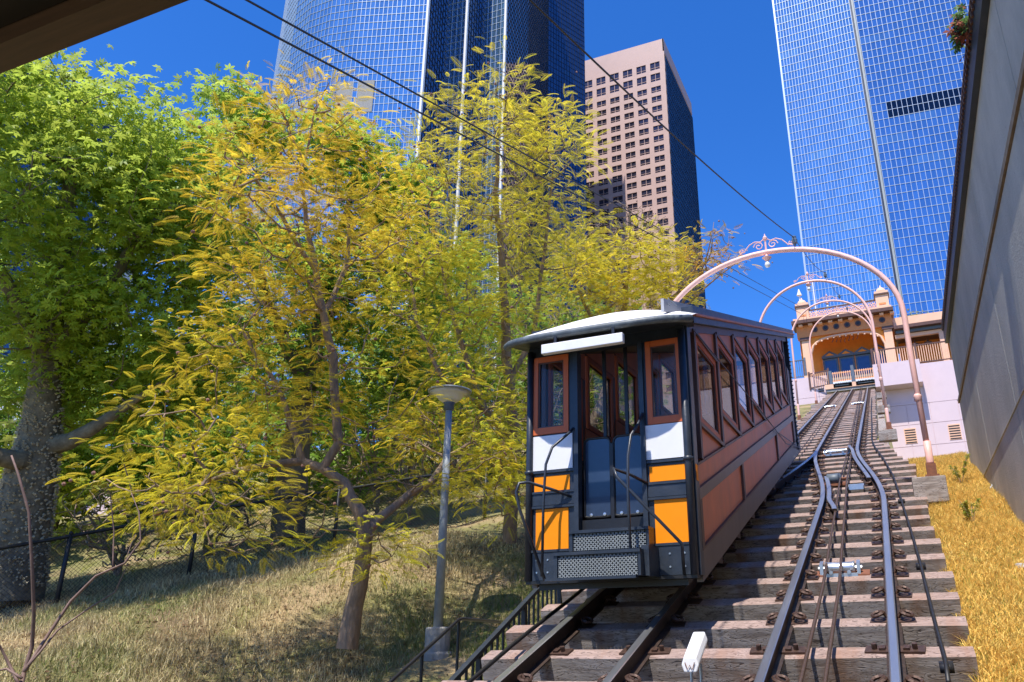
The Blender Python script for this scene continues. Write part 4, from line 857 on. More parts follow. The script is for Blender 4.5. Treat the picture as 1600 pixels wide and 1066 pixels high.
# ---- second jacaranda, behind the lamp post
D = 14.5
limbs = [[L3(797,868,D,.15), L3(800,800,D,.13), L3(806,700,D,.11), L3(795,600,D,.10), L3(790,520,D,.09), L3(785,420,D,.07), L3(775,300,D,.045), L3(780,190,D,.02)],
         [L3(806,700,D,.07), L3(760,640,D-.4,.06), L3(740,600,D-.4,.055), L3(715,520,D-.3,.045), L3(690,420,D-.2,.03), L3(670,320,D,.02)],
         [L3(795,600,D,.06), L3(835,520,D+.3,.05), L3(850,400,D+.4,.035), L3(865,260,D+.4,.02)], [L3(760,640,D-.4,.045), L3(690,590,D-.8,.04), L3(650,500,D-.6,.03), L3(640,420,D-.3,.02)]]
blobs = [B3(770,250,D,1.7,1.3,2.4), B3(690,330,D,1.2,1.2,1.7), B3(850,220,D+.4,.9,1.0,1.0), B3(860,380,D+.4,1.1,1.0,1.5), B3(750,420,D-.4,1.5,1.1,1.6), B3(680,480,D-.6,1.1,.9,1.2), B3(820,520,D-.4,1.2,.7,1.0), B3(760,160,D,.8,.5,.5), B3(740,650,D-1,1.0,.7,.9), B3(780,740,D-1.6,.7,.7,1.0), B3(640,400,D-.2,.8,.7,.7), B3(700,570,D-.8,.8,.6,.5)]
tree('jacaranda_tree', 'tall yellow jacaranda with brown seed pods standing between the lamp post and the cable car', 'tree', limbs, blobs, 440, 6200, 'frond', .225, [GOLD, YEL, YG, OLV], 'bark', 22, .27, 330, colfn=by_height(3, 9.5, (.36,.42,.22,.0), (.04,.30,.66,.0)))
# ---- third, over the cable car roof
D = 18.
limbs = [[(-6.2, 15.6, 2.3, .14), L3(955,640,D,.11), L3(960,560,D,.09), L3(975,480,D,.07), L3(985,400,D,.04), L3(985,330,D,.02)], [L3(960,560,D,.06), L3(1010,500,D-.3,.05), L3(1060,455,D-.6,.03), L3(1100,400,D-.8,.015)], [L3(960,560,D,.06), L3(920,490,D,.04), L3(900,440,D,.02)]]
blobs = [B3(975,420,D,1.2,.8,2.0), B3(920,450,D,.9,.7,1.2), B3(1030,410,D-.3,.9,.7,1.3), B3(1000,470,D-.3,1.2,.5,1.0), B3(900,400,D+.3,.6,.7,.7), B3(1050,455,D-.5,.6,.4,.5)]
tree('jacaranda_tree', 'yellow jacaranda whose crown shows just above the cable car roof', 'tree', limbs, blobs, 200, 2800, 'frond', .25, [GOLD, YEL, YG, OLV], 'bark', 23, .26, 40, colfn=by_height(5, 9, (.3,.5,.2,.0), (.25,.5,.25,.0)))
limbs = [[(-5.2, 16.5, 2.7, .10), L3(1020,560,D,.07), L3(1062,480,D-.5,.035), L3(1095,430,D-.7,.02), L3(1112,370,D-.8,.012)], [L3(1050,500,D-.4,.03), L3(1100,450,D-.6,.018), L3(1150,410,D-.8,.01)]]
tree('jacaranda_tree', 'sparse jacaranda with dangling pods against the sky beside the largest arch', 'tree', limbs, [B3(1110,390,D-.8,.55,.65,2), B3(1140,405,D-.9,.4,.4,1.2), B3(1085,420,D-.7,.4,.5,1)], 70, 230, 'frond', .22, [GOLD, OLV, ORG], 'twig', 24, .16, 60)
limbs = [[(-8.2, 19.0, 3.6, .16), L3(950,600,22,.12), L3(965,480,22,.09), L3(975,400,22,.05), L3(985,330,22,.02)], [L3(965,480,22,.05), L3(930,400,22,.03), L3(910,370,22,.015)]]
tree('bare_tree', 'nearly leafless brown tree full of pods in front of the brown tower', 'tree', limbs, [B3(980,350,22,.95,.75,2), B3(945,375,22,.8,.6,1.5), B3(1015,360,22,.7,.5,1)], 260, 0, 'frond', .3, [GOLD], 'twig', 25, .2, 190)
# ---- big green silk-floss tree on the left
D = 15.6
limbs = [[L3(14,922,D,.50), L3(20,860,D,.47), L3(38,790,D,.41), L3(55,720,D,.34), L3(66,660,D,.28), L3(75,560,D,.20), L3(90,440,D,.15), L3(105,330,D,.12), L3(120,200,D,.05), L3(115,120,D,.02)],
         [L3(60,715,D,.20), L3(20,722,D-.3,.16), L3(-40,700,D-.6,.12)], [L3(62,700,D,.18), L3(110,690,D-.3,.14), L3(160,660,D-.6,.10), L3(220,620,D-.8,.06), L3(280,580,D-.8,.05)],
         [L3(75,560,D,.18), L3(140,480,D-.4,.12), L3(200,400,D-.6,.08), L3(270,320,D-.6,.04)], [L3(75,560,D,.16), L3(20,460,D-.3,.12), L3(-30,360,D-.5,.07)]]
blobs = [B3(70,230,D,1.9,1.5,2.2), B3(130,330,D-.6,1.9,1.2,2.2), B3(60,420,D+.2,1.9,1.2,2.0,1.2), B3(190,430,D-.6,1.5,1.1,1.7), B3(120,520,D+.4,2.0,.9,1.9,1.0), B3(240,540,D-.4,1.3,.8,1.3), B3(180,635,D+.6,1.4,.55,1.2,.9), B3(260,600,D-.4,.9,.5,.8),
         B3(30,140,D,1.2,.7,1.0), B3(150,200,D-.2,1.2,.8,1.1), B3(285,270,D+.3,.9,1.0,1.5), B3(300,400,D,1.0,1.1,1.7), B3(60,600,D+1.0,1.6,.8,1.3,.8), B3(-60,380,D,1.6,2.0,1.6), B3(190,290,D,.9,.7,.9)]
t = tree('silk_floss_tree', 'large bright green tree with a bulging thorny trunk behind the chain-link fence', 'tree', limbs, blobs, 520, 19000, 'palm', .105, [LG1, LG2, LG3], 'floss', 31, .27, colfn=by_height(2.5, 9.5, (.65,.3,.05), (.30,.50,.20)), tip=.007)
b = MB(); rng = np.random.default_rng(5); tp = [np.array(q) for q in limbs[0][:6]]
for k in range(2400):
    i = rng.integers(0, 5); s_ = rng.random(); c = tp[i][:3]*(1-s_)+tp[i+1][:3]*s_; r = tp[i][3]*(1-s_)+tp[i+1][3]*s_; a = rng.uniform(0, 2*math.pi); d = np.array([math.cos(a), math.sin(a), .1]); t0 = np.array([-math.sin(a), math.cos(a), 0]); h = rng.uniform(.025, .05); w_ = rng.uniform(.014, .026)
    p0 = c+d*(r*.985); b.add([p0+t0*w_, p0-t0*w_, p0+np.array([0,0,w_]), p0-np.array([0,0,w_]), p0+d*h], [(0,2,4),(2,1,4),(1,3,4),(3,0,4)])
b.build('thorns', M_['thorn'], t, kind='stuff')
# ---- second green tree further right
D = 18.5
limbs = [[L3(450,832,D-1,.34), L3(455,760,D-1,.32), L3(465,680,D-1,.28), L3(478,600,D-.8,.22), L3(500,500,D-.5,.16), L3(520,400,D,.10), L3(560,270,D,.05)], [L3(478,600,D-.8,.16), L3(420,480,D-.4,.12), L3(380,350,D,.08), L3(370,200,D+.3,.04), L3(340,150,D+.3,.015)], [L3(500,500,D-.5,.12), L3(580,440,D-.4,.09), L3(630,350,D,.05)]]
blobs = [B3(355,160,D+.4,.75,.40,.6), B3(400,200,D+.4,.55,.6,.6), B3(570,265,D,1.2,.75,1.4), B3(620,320,D,.9,.8,1.2), B3(500,230,D+.3,1.0,.7,.8), B3(450,430,D,2.0,1.6,2.0), B3(560,450,D,1.8,1.4,2.0), B3(400,560,D-.6,1.7,1.0,1.6), B3(560,580,D-.4,1.6,1.0,1.6), B3(300,560,D-.8,1.4,.9,1.4), B3(640,480,D,1.0,1.0,1.0), B3(350,330,D,1.4,1.2,1.4), B3(700,440,D+.6,1.0,.9,.8), B3(640,590,D,1.0,.7,.7)]
tree('silk_floss_tree', 'darker green broadleaf tree standing behind the front yellow jacaranda', 'tree', limbs, blobs, 380, 13500, 'palm', .125, [LG1, LG2, LG3], 'barkdark', 32, .30, tip=.007)
# ---- bare brush on the slope behind
def brush(x, y, d, h, wd, seed, label, leaf=0):
    rng = np.random.default_rng(seed); q = P(x, y, d); z = float(ground_z(q[0], q[1])); base = np.array([q[0], q[1], z-.05])
    limbs = [[(*base, .05), (*(base+np.array([0,0,h*.35])), .035)]]
    for k in range(4): a = rng.uniform(0, 6.28); limbs.append([(*(base+np.array([0,0,.1+h*.2*rng.random()])), .03), (*(base+np.array([math.cos(a)*wd*.5, math.sin(a)*wd*.5, h*.6])), .018)])
    tree('dry_bush', label, 'bush', limbs, [(base+np.array([0,0,h*.62]), (wd, wd, h*.42), 1.), (base+np.array([0,0,h*.35]), (wd*1.1, wd*1.1, h*.3), .6)], 240, leaf, 'frond', .3, [OLV, YG, (.2,.13,.05)], 'twig', seed, .25, 30, group='dry brush behind the trees', tip=.0065)
for i, (x, y, d, h, wd, lf, lab) in enumerate([(640,800,18.5,4.2,1.5,160,'leafless brown bush behind the lamp post head'), (720,800,19.5,5.0,1.7,200,'tall twiggy brush just beside the cable car window'), (840,800,20.5,5.5,1.6,200,'twiggy brush hidden mostly behind the cable car front'), (200,815,17.5,1.9,1.3,60,'tangled bare bush beyond the fence next to the thorny trunk'), (330,800,18,2.0,1.2,60,'bare bush beyond the fence beside the second dark trunk'), (590,790,20,3.8,1.6,200,'brown bush behind the fence end'), (890,700,22,6.,1.8,300,'tall brush above the hood of the cable car')]):
    brush(x, y, d, h, wd, 40+i, lab, lf)
# ---- green thicket on the hill behind
def thicket(x, y, d, h, wd, seed, label, pal, sc=.17):
    q = P(x, y, d); z = float(ground_z(q[0], q[1])); base = np.array([q[0], q[1], z-.05]); rng = np.random.default_rng(seed); limbs = [[(*base, .09), (*(base+np.array([.1,0,h*.45])), .05)]]
    for k in range(4): a = rng.uniform(0, 6.28); limbs.append([(*(base+np.array([.05,0,h*.25])), .05), (*(base+np.array([math.cos(a)*wd*.5, math.sin(a)*wd*.5, h*.65])), .02)])
    tree('leafy_bush', label, 'bush', limbs, [(base+np.array([0,0,h*.6]), (wd, wd, h*.42), 1.), (base+np.array([0,0,h*.3]), (wd*1.1, wd*1.1, h*.3), .7)], 130, 2400, 'palm', sc, pal, 'twig', seed, .36, group='bushes on the hill behind the fence')
DK = [LG3, (.06,.15,.02), LG2]; OL = [OLV, (.16,.19,.03), YG]
for i, (x, y, d, h, wd, pal, lab) in enumerate([(250,770,24,4.6,2.1,DK,'dark green bush right behind the low pink building corner by the thorny trunk'), (420,770,25,5.5,2.3,OL,'olive bush behind the second trunk'), (540,760,23,5.2,2.0,DK,'dark bush between the second trunk and the fence end post'), (640,740,25,6.5,2.2,OL,'olive bush rising behind the lamp post'), (740,730,24,6.5,2.2,DK,'dark green bush behind the tall twiggy brush'), (840,700,26,7.,2.4,OL,'olive bush far behind the cable car front window'), (90,800,24,4.,2.2,DK,'dark bush beyond the fence close beside the thorny trunk'), (930,660,27,7.,2.3,DK,'dark bush beyond the cable car hood'), (340,740,30,6.5,2.6,DK,'dark green bush behind the low pink building'), (-40,800,22,4.5,2.2,OL,'olive bush on the far side of the thorny trunk')]):
    thicket(x, y, d, h, wd, 200+i, lab, pal)
# ---- bare sapling in the left foreground
D = 8.0
sp = thing('bare_sapling', 'leafless red-brown sapling with curving stems in the dry grass', 'sapling', P(35,1062,D))
for pts, r0, r1 in (([(30,1085),(38,1050),(50,1010),(53,960),(50,880),(45,800),(28,740),(18,712)], .055, .022), ([(38,1050),(70,1000),(110,940),(150,900),(195,880),(220,845),(217,800),(205,770)], .045, .010), ([(45,1040),(90,985),(140,950),(180,925),(200,880)], .03, .008), ([(176,892),(178,830),(172,770),(168,765)], .02, .008), ([(30,1070),(15,1040),(0,1010),(-20,990)], .04, .02), ([(34,1060),(10,1045),(-10,1050)], .035, .02), ([(195,880),(205,850),(212,835)], .01, .006)):
    q = [P(x, y, D+.1*math.sin(i)) for i, (x, y) in enumerate(pts)]; b = MB(); n = len(q); qq = []; rr = []
    for i in range(n-1):
        for k in range(3): qq.append(q[i]+(q[i+1]-q[i])*k/3); rr.append(r0+(r1-r0)*(i+k/3)/(n-1))
    qq.append(q[-1]); rr.append(r1); b.tube(qq, [x*.34 for x in rr], 7); b.build('stem', M_['redtwig'], sp, smooth=True)
# small succulent hanging over the wall top
pl = thing('wall_plant', 'small red and green plant hanging over the top of the concrete wall', 'plant', (1.2, 6.6, 5.03))
rng = np.random.default_rng(3); n = 90; c = np.array([1.13, 6.42, 5.10]); dirs = rng.normal(size=(n, 3)); dirs[:, 2] = dirs[:, 2]*.7-.1; pos = c+rng.normal(size=(n, 3))*np.array([.035,.13,.07])
V, F, C = scatter(PALM, PALMF, pos, dirs, np.tile([[0,0,1.]], (n, 1))+rng.normal(size=(n, 3))*.4, rng.uniform(.04, .08, n), np.array([(.05,.11,.02),(.09,.16,.03),(.28,.07,.04)])[rng.integers(0, 3, n)])
link('leaves', fast_mesh('leaves', V, F, M_['leaf'], C), pl); b = MB(); b.tube([(1.27,6.45,5.0),(1.2,6.42,5.08),(1.13,6.42,5.12)], .012, 5); b.build('stem', M_['twig'], pl)
# weeds at the top of the dry grass strip
for i, (x, y, h, lab) in enumerate(((1503,735,.42,'leafy weed at the foot of the pink wall by the concrete wall'), (1520,800,.30,'low yellow-green weed in the middle of the dry grass strip'))):
    q = on_track(x, y+20, 2.2); z = float(ground_z(q[0], q[1])); t = thing('weed', lab, 'weed', (q[0], q[1], z)); rng = np.random.default_rng(60+i); n = 60; b = MB(); ends = []
    for k in range(6):
        a = rng.uniform(0, 6.28); e_ = np.array([q[0]+math.cos(a)*h*.35, q[1]+math.sin(a)*h*.35, z+h*rng.uniform(.6, 1)]); b.tube([(q[0], q[1], z-.02), tuple((np.array([q[0], q[1], z])+e_)/2+np.array([0,0,.05])), tuple(e_)], .004, 4); ends.append(e_)
    b.build('stems', M_['twig'], t); ends = np.array(ends); pos = ends[rng.integers(0, 6, n)]*rng.uniform(.5, 1, (n, 1))+0; s_ = rng.uniform(.4, 1, (n, 1)); pos = np.array([q[0], q[1], z])*(1-s_)+ends[rng.integers(0, 6, n)]*s_
    V, F, C = scatter(PALM, PALMF, pos, rng.normal(size=(n, 3)), np.tile([[0,0,1.]], (n, 1)), rng.uniform(.02, .05, n), np.array([(.30,.32,.03),(.22,.28,.03)])[rng.integers(0, 2, n)]); link('leaves', fast_mesh('leaves', V, F, M_['leaf'], C), t)
b = thing('roof_shrub', 'small yellow-green shrub on the station wing roof', 'shrub', (2.5, 44, 15.72)); rng = np.random.default_rng(8); n = 240; pos = np.array([2.35, 44, 16.15])+rng.normal(size=(n, 3))*np.array([.45,.3,.17])
V, F, C = scatter(PALM, PALMF, pos, rng.normal(size=(n, 3)), np.tile([[0,0,1.]], (n, 1)), rng.uniform(.07, .12, n), np.array([(.26,.26,.04),(.15,.2,.03)])[rng.integers(0, 2, n)]); link('foliage', fast_mesh('foliage', V, F, M_['leaf'], C), b)
q = MB(); q.tube([(2.35,44,15.7),(2.35,44,16.2)], .03, 5); q.build('stem', M_['twig'], b)
# ================================================================ GRASS
def grass(name, label, n, xr, yr, hmin, hmax, pal, wfn, keep, seed, wd=.006, lean=.35):
    rng = np.random.default_rng(seed); x = rng.uniform(*xr, n); y = rng.uniform(*yr, n); k = keep(x, y, rng); x, y = x[k], y[k]; n = len(x); z = ground_z(x, y)-.01
    h = rng.uniform(hmin, hmax, n)*(.6+.7*(.5+.5*np.sin(x*1.7+y*2.3)*np.sin(y*1.3-x*.7))); a = rng.uniform(0, 6.28, n); ln = rng.normal(0, lean, (n, 2)); w_ = wd*rng.uniform(.7, 1.5, n)
    p0 = np.stack([x, y, z], 1); sdv = np.stack([np.cos(a), np.sin(a), 0*a], 1)*w_[:, None]; m_ = p0+np.stack([ln[:, 0]*h*.35, ln[:, 1]*h*.35, h*.6], 1); tp = p0+np.stack([ln[:, 0]*h, ln[:, 1]*h, h*(1-.25*np.minimum(1, (ln**2).sum(1)))], 1)
    V = np.stack([p0-sdv, p0+sdv, m_+sdv*.8, tp, m_-sdv*.8], 1).reshape(-1, 3); b0 = (np.arange(n)*5)[:, None]
    F = b0+np.array([[0, 1, 2, 4]]); F2 = b0+np.array([[4, 2, 3, 3]])
    cols = wfn(x, y, rng)[:, None, :].repeat(5, 1).reshape(-1, 3)
    me = fast_mesh(name, V, np.concatenate([F]), M_['blade'], cols) if False else None
    Ft = np.concatenate([b0+np.array([[0, 1, 2]]), b0+np.array([[0, 2, 4]]), b0+np.array([[4, 2, 3]])]); me = fast_mesh(name, V, Ft, M_['blade'], cols)
    return link(name, me, label=label, kind='stuff')
TAN0 = 0
def patch(x, y, s, o): return .5+.5*np.sin(x*s+o)*np.cos(y*s*1.27+o*2)+.22*np.sin(x*s*2.9+y*s*2.1+o)
TAN, STRAW, GG, DG, BR = np.array([.55,.43,.22]), np.array([.66,.55,.30]), np.array([.17,.25,.03]), np.array([.08,.13,.02]), np.array([.24,.15,.07])
def left_cols(x, y, rng):
    n = len(x); g = np.clip(patch(x, y, 1.1, .6)+rng.normal(0, .22, n)-.42+np.clip((x+6.6)/2.2, -.2, .55)+.75*np.exp(-((x+5.4)**2+(y-10.2)**2)/1.8)+.35*np.exp(-((x+9.5)**2+(y-8)**2)/2.), 0, 1)[:, None]; t = rng.random((n, 1)); dry = TAN*t+STRAW*(1-t); dry = np.where(rng.random((n, 1)) < .18, BR, dry); gr = GG*t+DG*(1-t)
    return (dry*(1-g)+gr*g)*rng.uniform(.6, 1.2, (n, 1))*(.82+.35*patch(x, y, 2.7, 2.2))[:, None].clip(.45, 1.15)
grass('hillside_grass', 'mixed dry and green grass on the left hillside', 210000, (-15.5, -4.45), (2.5, 13.2), .04, .15, None, left_cols, lambda x, y, r: (r.random(len(x)) < np.clip(.9-.06*(np.hypot(x, y)-8), .25, 1)) & (x/y > -2.2) & (np.hypot(x, y) < 18) & (np.hypot(x+5.75, y-8.9) > .55), 71, .0042, .55)
grass('dry_grass', 'golden dry grass strip between the sleepers and the concrete wall', 95000, (.30, 1.26), (4.2, 16.2), .03, .12, None, lambda x, y, rng: np.where(rng.random((len(x), 1)) < .06, np.array([.28,.30,.05]), np.array([.88,.54,.13])*rng.uniform(.6, 1.15, (len(x), 1))+np.array([0,.10,.03])*rng.random((len(x), 1))), lambda x, y, r: np.ones(len(x), bool), 72, .0035, .7)
rng = np.random.default_rng(73); n = 9000; x = rng.uniform(-15, -4.4, n); y = rng.uniform(3, 15, n); z = ground_z(x, y)+rng.uniform(.0, .03, n)
T = np.array([(-.5,0,0),(0,-.28,.1),(.5,0,0),(0,.28,.12)]); V, F, C = scatter(T, np.array([[0,1,2,3]]), np.stack([x, y, z], 1), np.stack([np.cos(x*40), np.sin(x*40), rng.normal(0,.3,n)], 1), np.tile([[0,0,1.]], (n, 1))+rng.normal(0, .4, (n, 3)), rng.uniform(.03, .085, n), np.array([(.26,.17,.09),(.34,.25,.15),(.16,.09,.05)])[rng.integers(0, 3, n)])
link('leaf_litter', fast_mesh('leaf_litter', V, F, M_['blade'], C), label='fallen dry leaves littering the left slope', kind='stuff')
rng = np.random.default_rng(74)
STONES = []
for i, (x, y, d) in enumerate(((205,985,9.6),(48,842,12.6),(420,960,10.5),(265,1055,9.0),(150,1005,9.4),(425,960,10.0))):
    pass
for i, (x, y, s_, lab) in enumerate(((1555,762,.10,'pale stone in the dry grass near the concrete wall, the larger one'), (1582,790,.06,'small pale stone in the dry grass against the concrete wall'), (1594,880,.07,'white stone at the wall side edge of the dry grass'))):
    q = on_track(x, y, 2.2); b = MB(); z = float(ground_z(q[0], q[1])); vs = [(q[0]+s_*math.cos(a)*rng.uniform(.7,1.1), q[1]+s_*math.sin(a)*rng.uniform(.7,1.1), z-.02) for a in np.linspace(0, 6.28, 8)[:-1]]; ts = [(q[0]+s_*.6*math.cos(a)*rng.uniform(.7,1.1), q[1]+s_*.6*math.sin(a)*rng.uniform(.7,1.1), z+s_*.55*rng.uniform(.8,1.2)) for a in np.linspace(.2, 6.48, 8)[:-1]]
    b.add(vs+ts, [tuple(range(7, 14))]+[(k, (k+1) % 7, 7+(k+1) % 7, 7+k) for k in range(7)]); b.build('stone', M_['greyboard'], label=lab, cat='stone', bevel=.01)
# ================================================================ LEFT SIDE: fence, lamp, stair
fn = thing('chain_link_fence', 'dark chain-link fence with black top rail crossing the grassy slope', 'fence', (FENCE[0][0], FENCE[0][1], FENCE[0][2]-1.1))
b = MB(); b.tube([tuple(q) for q in FENCE], .028, 8); b.build('top_rail', M_['fencewire'], fn, smooth=True)
FH = 1.12
wires = MB()
for a, c in zip(FENCE[:-1], FENCE[1:]):
    d = c-a; hl = np.hypot(d[0], d[1]); n = int(hl/.065)
    for k in range(-int(FH/.065), n):
        for sg in (1, -1):
            u0 = k*.065; u1 = u0+FH; c0, c1 = max(u0, 0), min(u1, hl)
            if c1-c0 < .02: continue
            h0, h1 = (c0-u0), (c1-u0)
            if sg < 0: h0, h1 = FH-h0, FH-h1
            p0 = a+d*c0/hl-np.array([0,0,FH-h0]); p1 = a+d*c1/hl-np.array([0,0,FH-h1]); e_ = np.array([d[1], -d[0], 0])/hl*.004; v_ = np.array([0,0,.0035])
            wires.add([p0+e_, p0-v_, p0-e_+v_, p1+e_, p1-v_, p1-e_+v_], [(0,1,4,3),(1,2,5,4),(2,0,3,5)])
o = wires.build('wire_mesh', M_['fencewire'], fn, kind='stuff')
for i, q in enumerate(FENCE):
    if i in (0, 2, 4, 6, 8):
        b = MB(); b.tube([(q[0], q[1], q[2]-1.25), (q[0], q[1], q[2]+.03)], .033, 8); b.lathe((q[0], q[1], q[2]+.03), [(.036,0),(.03,.03),(.005,.05)], 8); b.build('post', M_['fencewire'], fn, smooth=True)
LB = P(682, 1030, 11.3); LX, LY, LZ = LB
lp = thing('lamp_post', 'grey street lamp with saucer-shaped head on a round concrete base', 'street lamp', (LX, LY, LZ))
ztop = float(onY(702, 606, LY)[2]); zb = float(onY(684, 975, LY)[2])
b = MB(); b.lathe((LX, LY, LZ-.5), [(.24,0),(.24,zb-LZ+.12),(.22,zb-LZ+.15)], 20); b.build('concrete_base', M_['blockconc'], lp, smooth=False)
b = MB(); b.lathe((LX, LY, zb-.36), [(.17,0),(.17,.30),(.15,.32)], 16); b.build('footing_collar', M_['blockconc'], lp)
b = MB(); b.tube([(LX, LY, zb-.06), (LX, LY, zb+1.5), (LX, LY, ztop-.34)], [.068,.058,.05], 12); b.build('pole', M_['lampgrey'], lp, smooth=True)
b = MB(); b.lathe((LX, LY, ztop-.36), [(.05,0),(.075,.01),(.075,.10),(.09,.12)], 14); b.build('neck', M_['greyblue'], lp, smooth=True)
b = MB(); b.lathe((LX, LY, ztop-.24), [(.09,0),(.16,.05),(.22,.13),(.30,.155)], 24); b.build('lens_bowl', M_['globe'], lp, smooth=True)
b = MB(); b.lathe((LX, LY, ztop-.085), [(.305,0),(.325,.012),(.325,.03),(.22,.055),(.05,.075)], 28); b.build('saucer', M_['lampgrey'], lp, smooth=True)
# stairway beside the track
sw = thing('stairway', 'narrow concrete stairway descending beside the sleeper ends and the lamp post', 'stairs', (-3.9, 6, -1.5))
def nose(Y): return np.interp(Y, [2, 7.36, 8.3, 30], [-.83-.468*5.36, -.83, -.83, -.83+.33*21.7])
Y = 3.0; 
while Y < 13:
    if 7.36 <= Y < 8.3: b = MB(); b.box(-4.42, -3.36, 7.36, 8.3, -1.1, -.83); b.build('landing', M_['blockconc'], sw); Y = 8.3; continue
    z = float(nose(Y+.3)); b = MB(); b.box(-4.42, -3.36, Y, Y+.32, z-.35, z); b.build('tread', M_['blockconc'], sw, bevel=.01); Y += .32
hr = thing('stair_handrail', 'black steel handrail with a level landing section on the outer side of the stairway', 'handrail', (-4.4, 6, -1.3))
pts = [onX(590,1085,-4.4), onX(610,1066,-4.4), onX(660,1020,-4.4), onX(716,969,-4.4), onX(722,967,-4.4), onX(780,972,-4.4)]
pts.insert(0, pts[0]-(pts[2]-pts[0])*2.0)
b = MB(); b.tube([tuple(p_) for p_ in pts], .019, 8); b.build('rail', M_['black'], hr, smooth=True)
for x, y in ((660,1020), (717,969)):
    q = onX(x, y, -4.4); b = MB(); b.tube([tuple(q), (q[0], q[1], q[2]-.98)], .016, 8); b.build('post', M_['black'], hr)
q = pts[1]-(pts[2]-pts[1])*1.2; b = MB(); b.tube([tuple(q), (q[0], q[1], q[2]-.98)], .016, 8); b.build('post', M_['black'], hr)
pk = thing('picket_railing', 'black picket railing climbing along the sleeper ends towards the cable car', 'railing', (-3.45, 6.3, -.9))
pa, pb = onX(705,1066,-3.45), onX(850,910,-3.45); d = (pb-pa); pa0 = pa-d*.9; pb0 = pb+d*.35
b = MB(); b.bar(tuple(pa0), tuple(pb0), .05, .035); b.build('top_rail', M_['navy'], pk)
b = MB(); b.bar(tuple(pa0-np.array([0,0,.8])), tuple(pb0-np.array([0,0,.8])), .04, .03); b.build('bottom_rail', M_['black'], pk)
L_ = np.linalg.norm(pb0-pa0); n = int(L_/.115)
for k in range(n+1):
    q = pa0+(pb0-pa0)*k/n; b = MB(); big = k % 8 == 3; w_ = .045 if big else .018; b.box(q[0]-w_/2, q[0]+w_/2, q[1]-w_/2, q[1]+w_/2, q[2]-(1.05 if big else .8), q[2]-.018); b.build('post' if big else 'picket', M_['black'], pk)
# ================================================================ LOW BUILDINGS behind the fence
def block(name, label, q0, q1, z0, z1, depth, m, trim=None, cap=.12):
    a = np.array(q0[:2]); c = np.array(q1[:2]); d = (c-a)/np.linalg.norm(c-a); nrm = np.array([-d[1], d[0]]); nrm = nrm if nrm@(a+c) > 0 else -nrm
    t = thing(name, label, 'building', ((a[0]+c[0])/2, (a[1]+c[1])/2, z0)); b = MB(); e_, f_ = c+nrm*depth, a+nrm*depth
    b.hexa([(*a, z0), (*c, z0), (*e_, z0), (*f_, z0), (*a, z1), (*c, z1), (*e_, z1), (*f_, z1)]); b.build('wall', M_[m], t)
    if trim:
        b = MB(); o = nrm*.12; b.hexa([(*(a-o), z1+.004), (*(c-o), z1+.004), (*e_, z1+.004), (*f_, z1+.004), (*(a-o), z1+cap), (*(c-o), z1+cap), (*e_, z1+cap), (*f_, z1+cap)]); b.build('coping', M_[trim], t)
    return t
q0, q1 = P(180,775,27), P(470,752,29); zt = float(P(320,748,28)[2])
t = block('low_pink_building', 'low pink building with a white coping seen through branches beyond the fence', q0, q1, 2.5, zt, 8, 'pinkwall', 'white', .16)
for s_ in (.2, .45, .7):
    a = q0+(q1-q0)*s_; b = MB(); b.box(a[0]-.5, a[0]+.5, a[1]-.6, a[1]-.3, zt-1.15, zt-.5); w_ = b.build('window', M_['stationglass'], t)
q0, q1 = P(-60,700,30), P(125,690,30); zt = float(P(60,600,30)[2]); t = block('white_building', 'plain white building wall glimpsed behind the thorny trunk', q0, q1, 2.5, zt, 8, 'white', 'greyboard', .2)
a = q0+(q1-q0)*.8; b = MB(); b.box(a[0]-.45, a[0]+.45, a[1]-.35, a[1]-.05, zt-2.3, zt-1.2); b.build('window', M_['stationglass'], t)
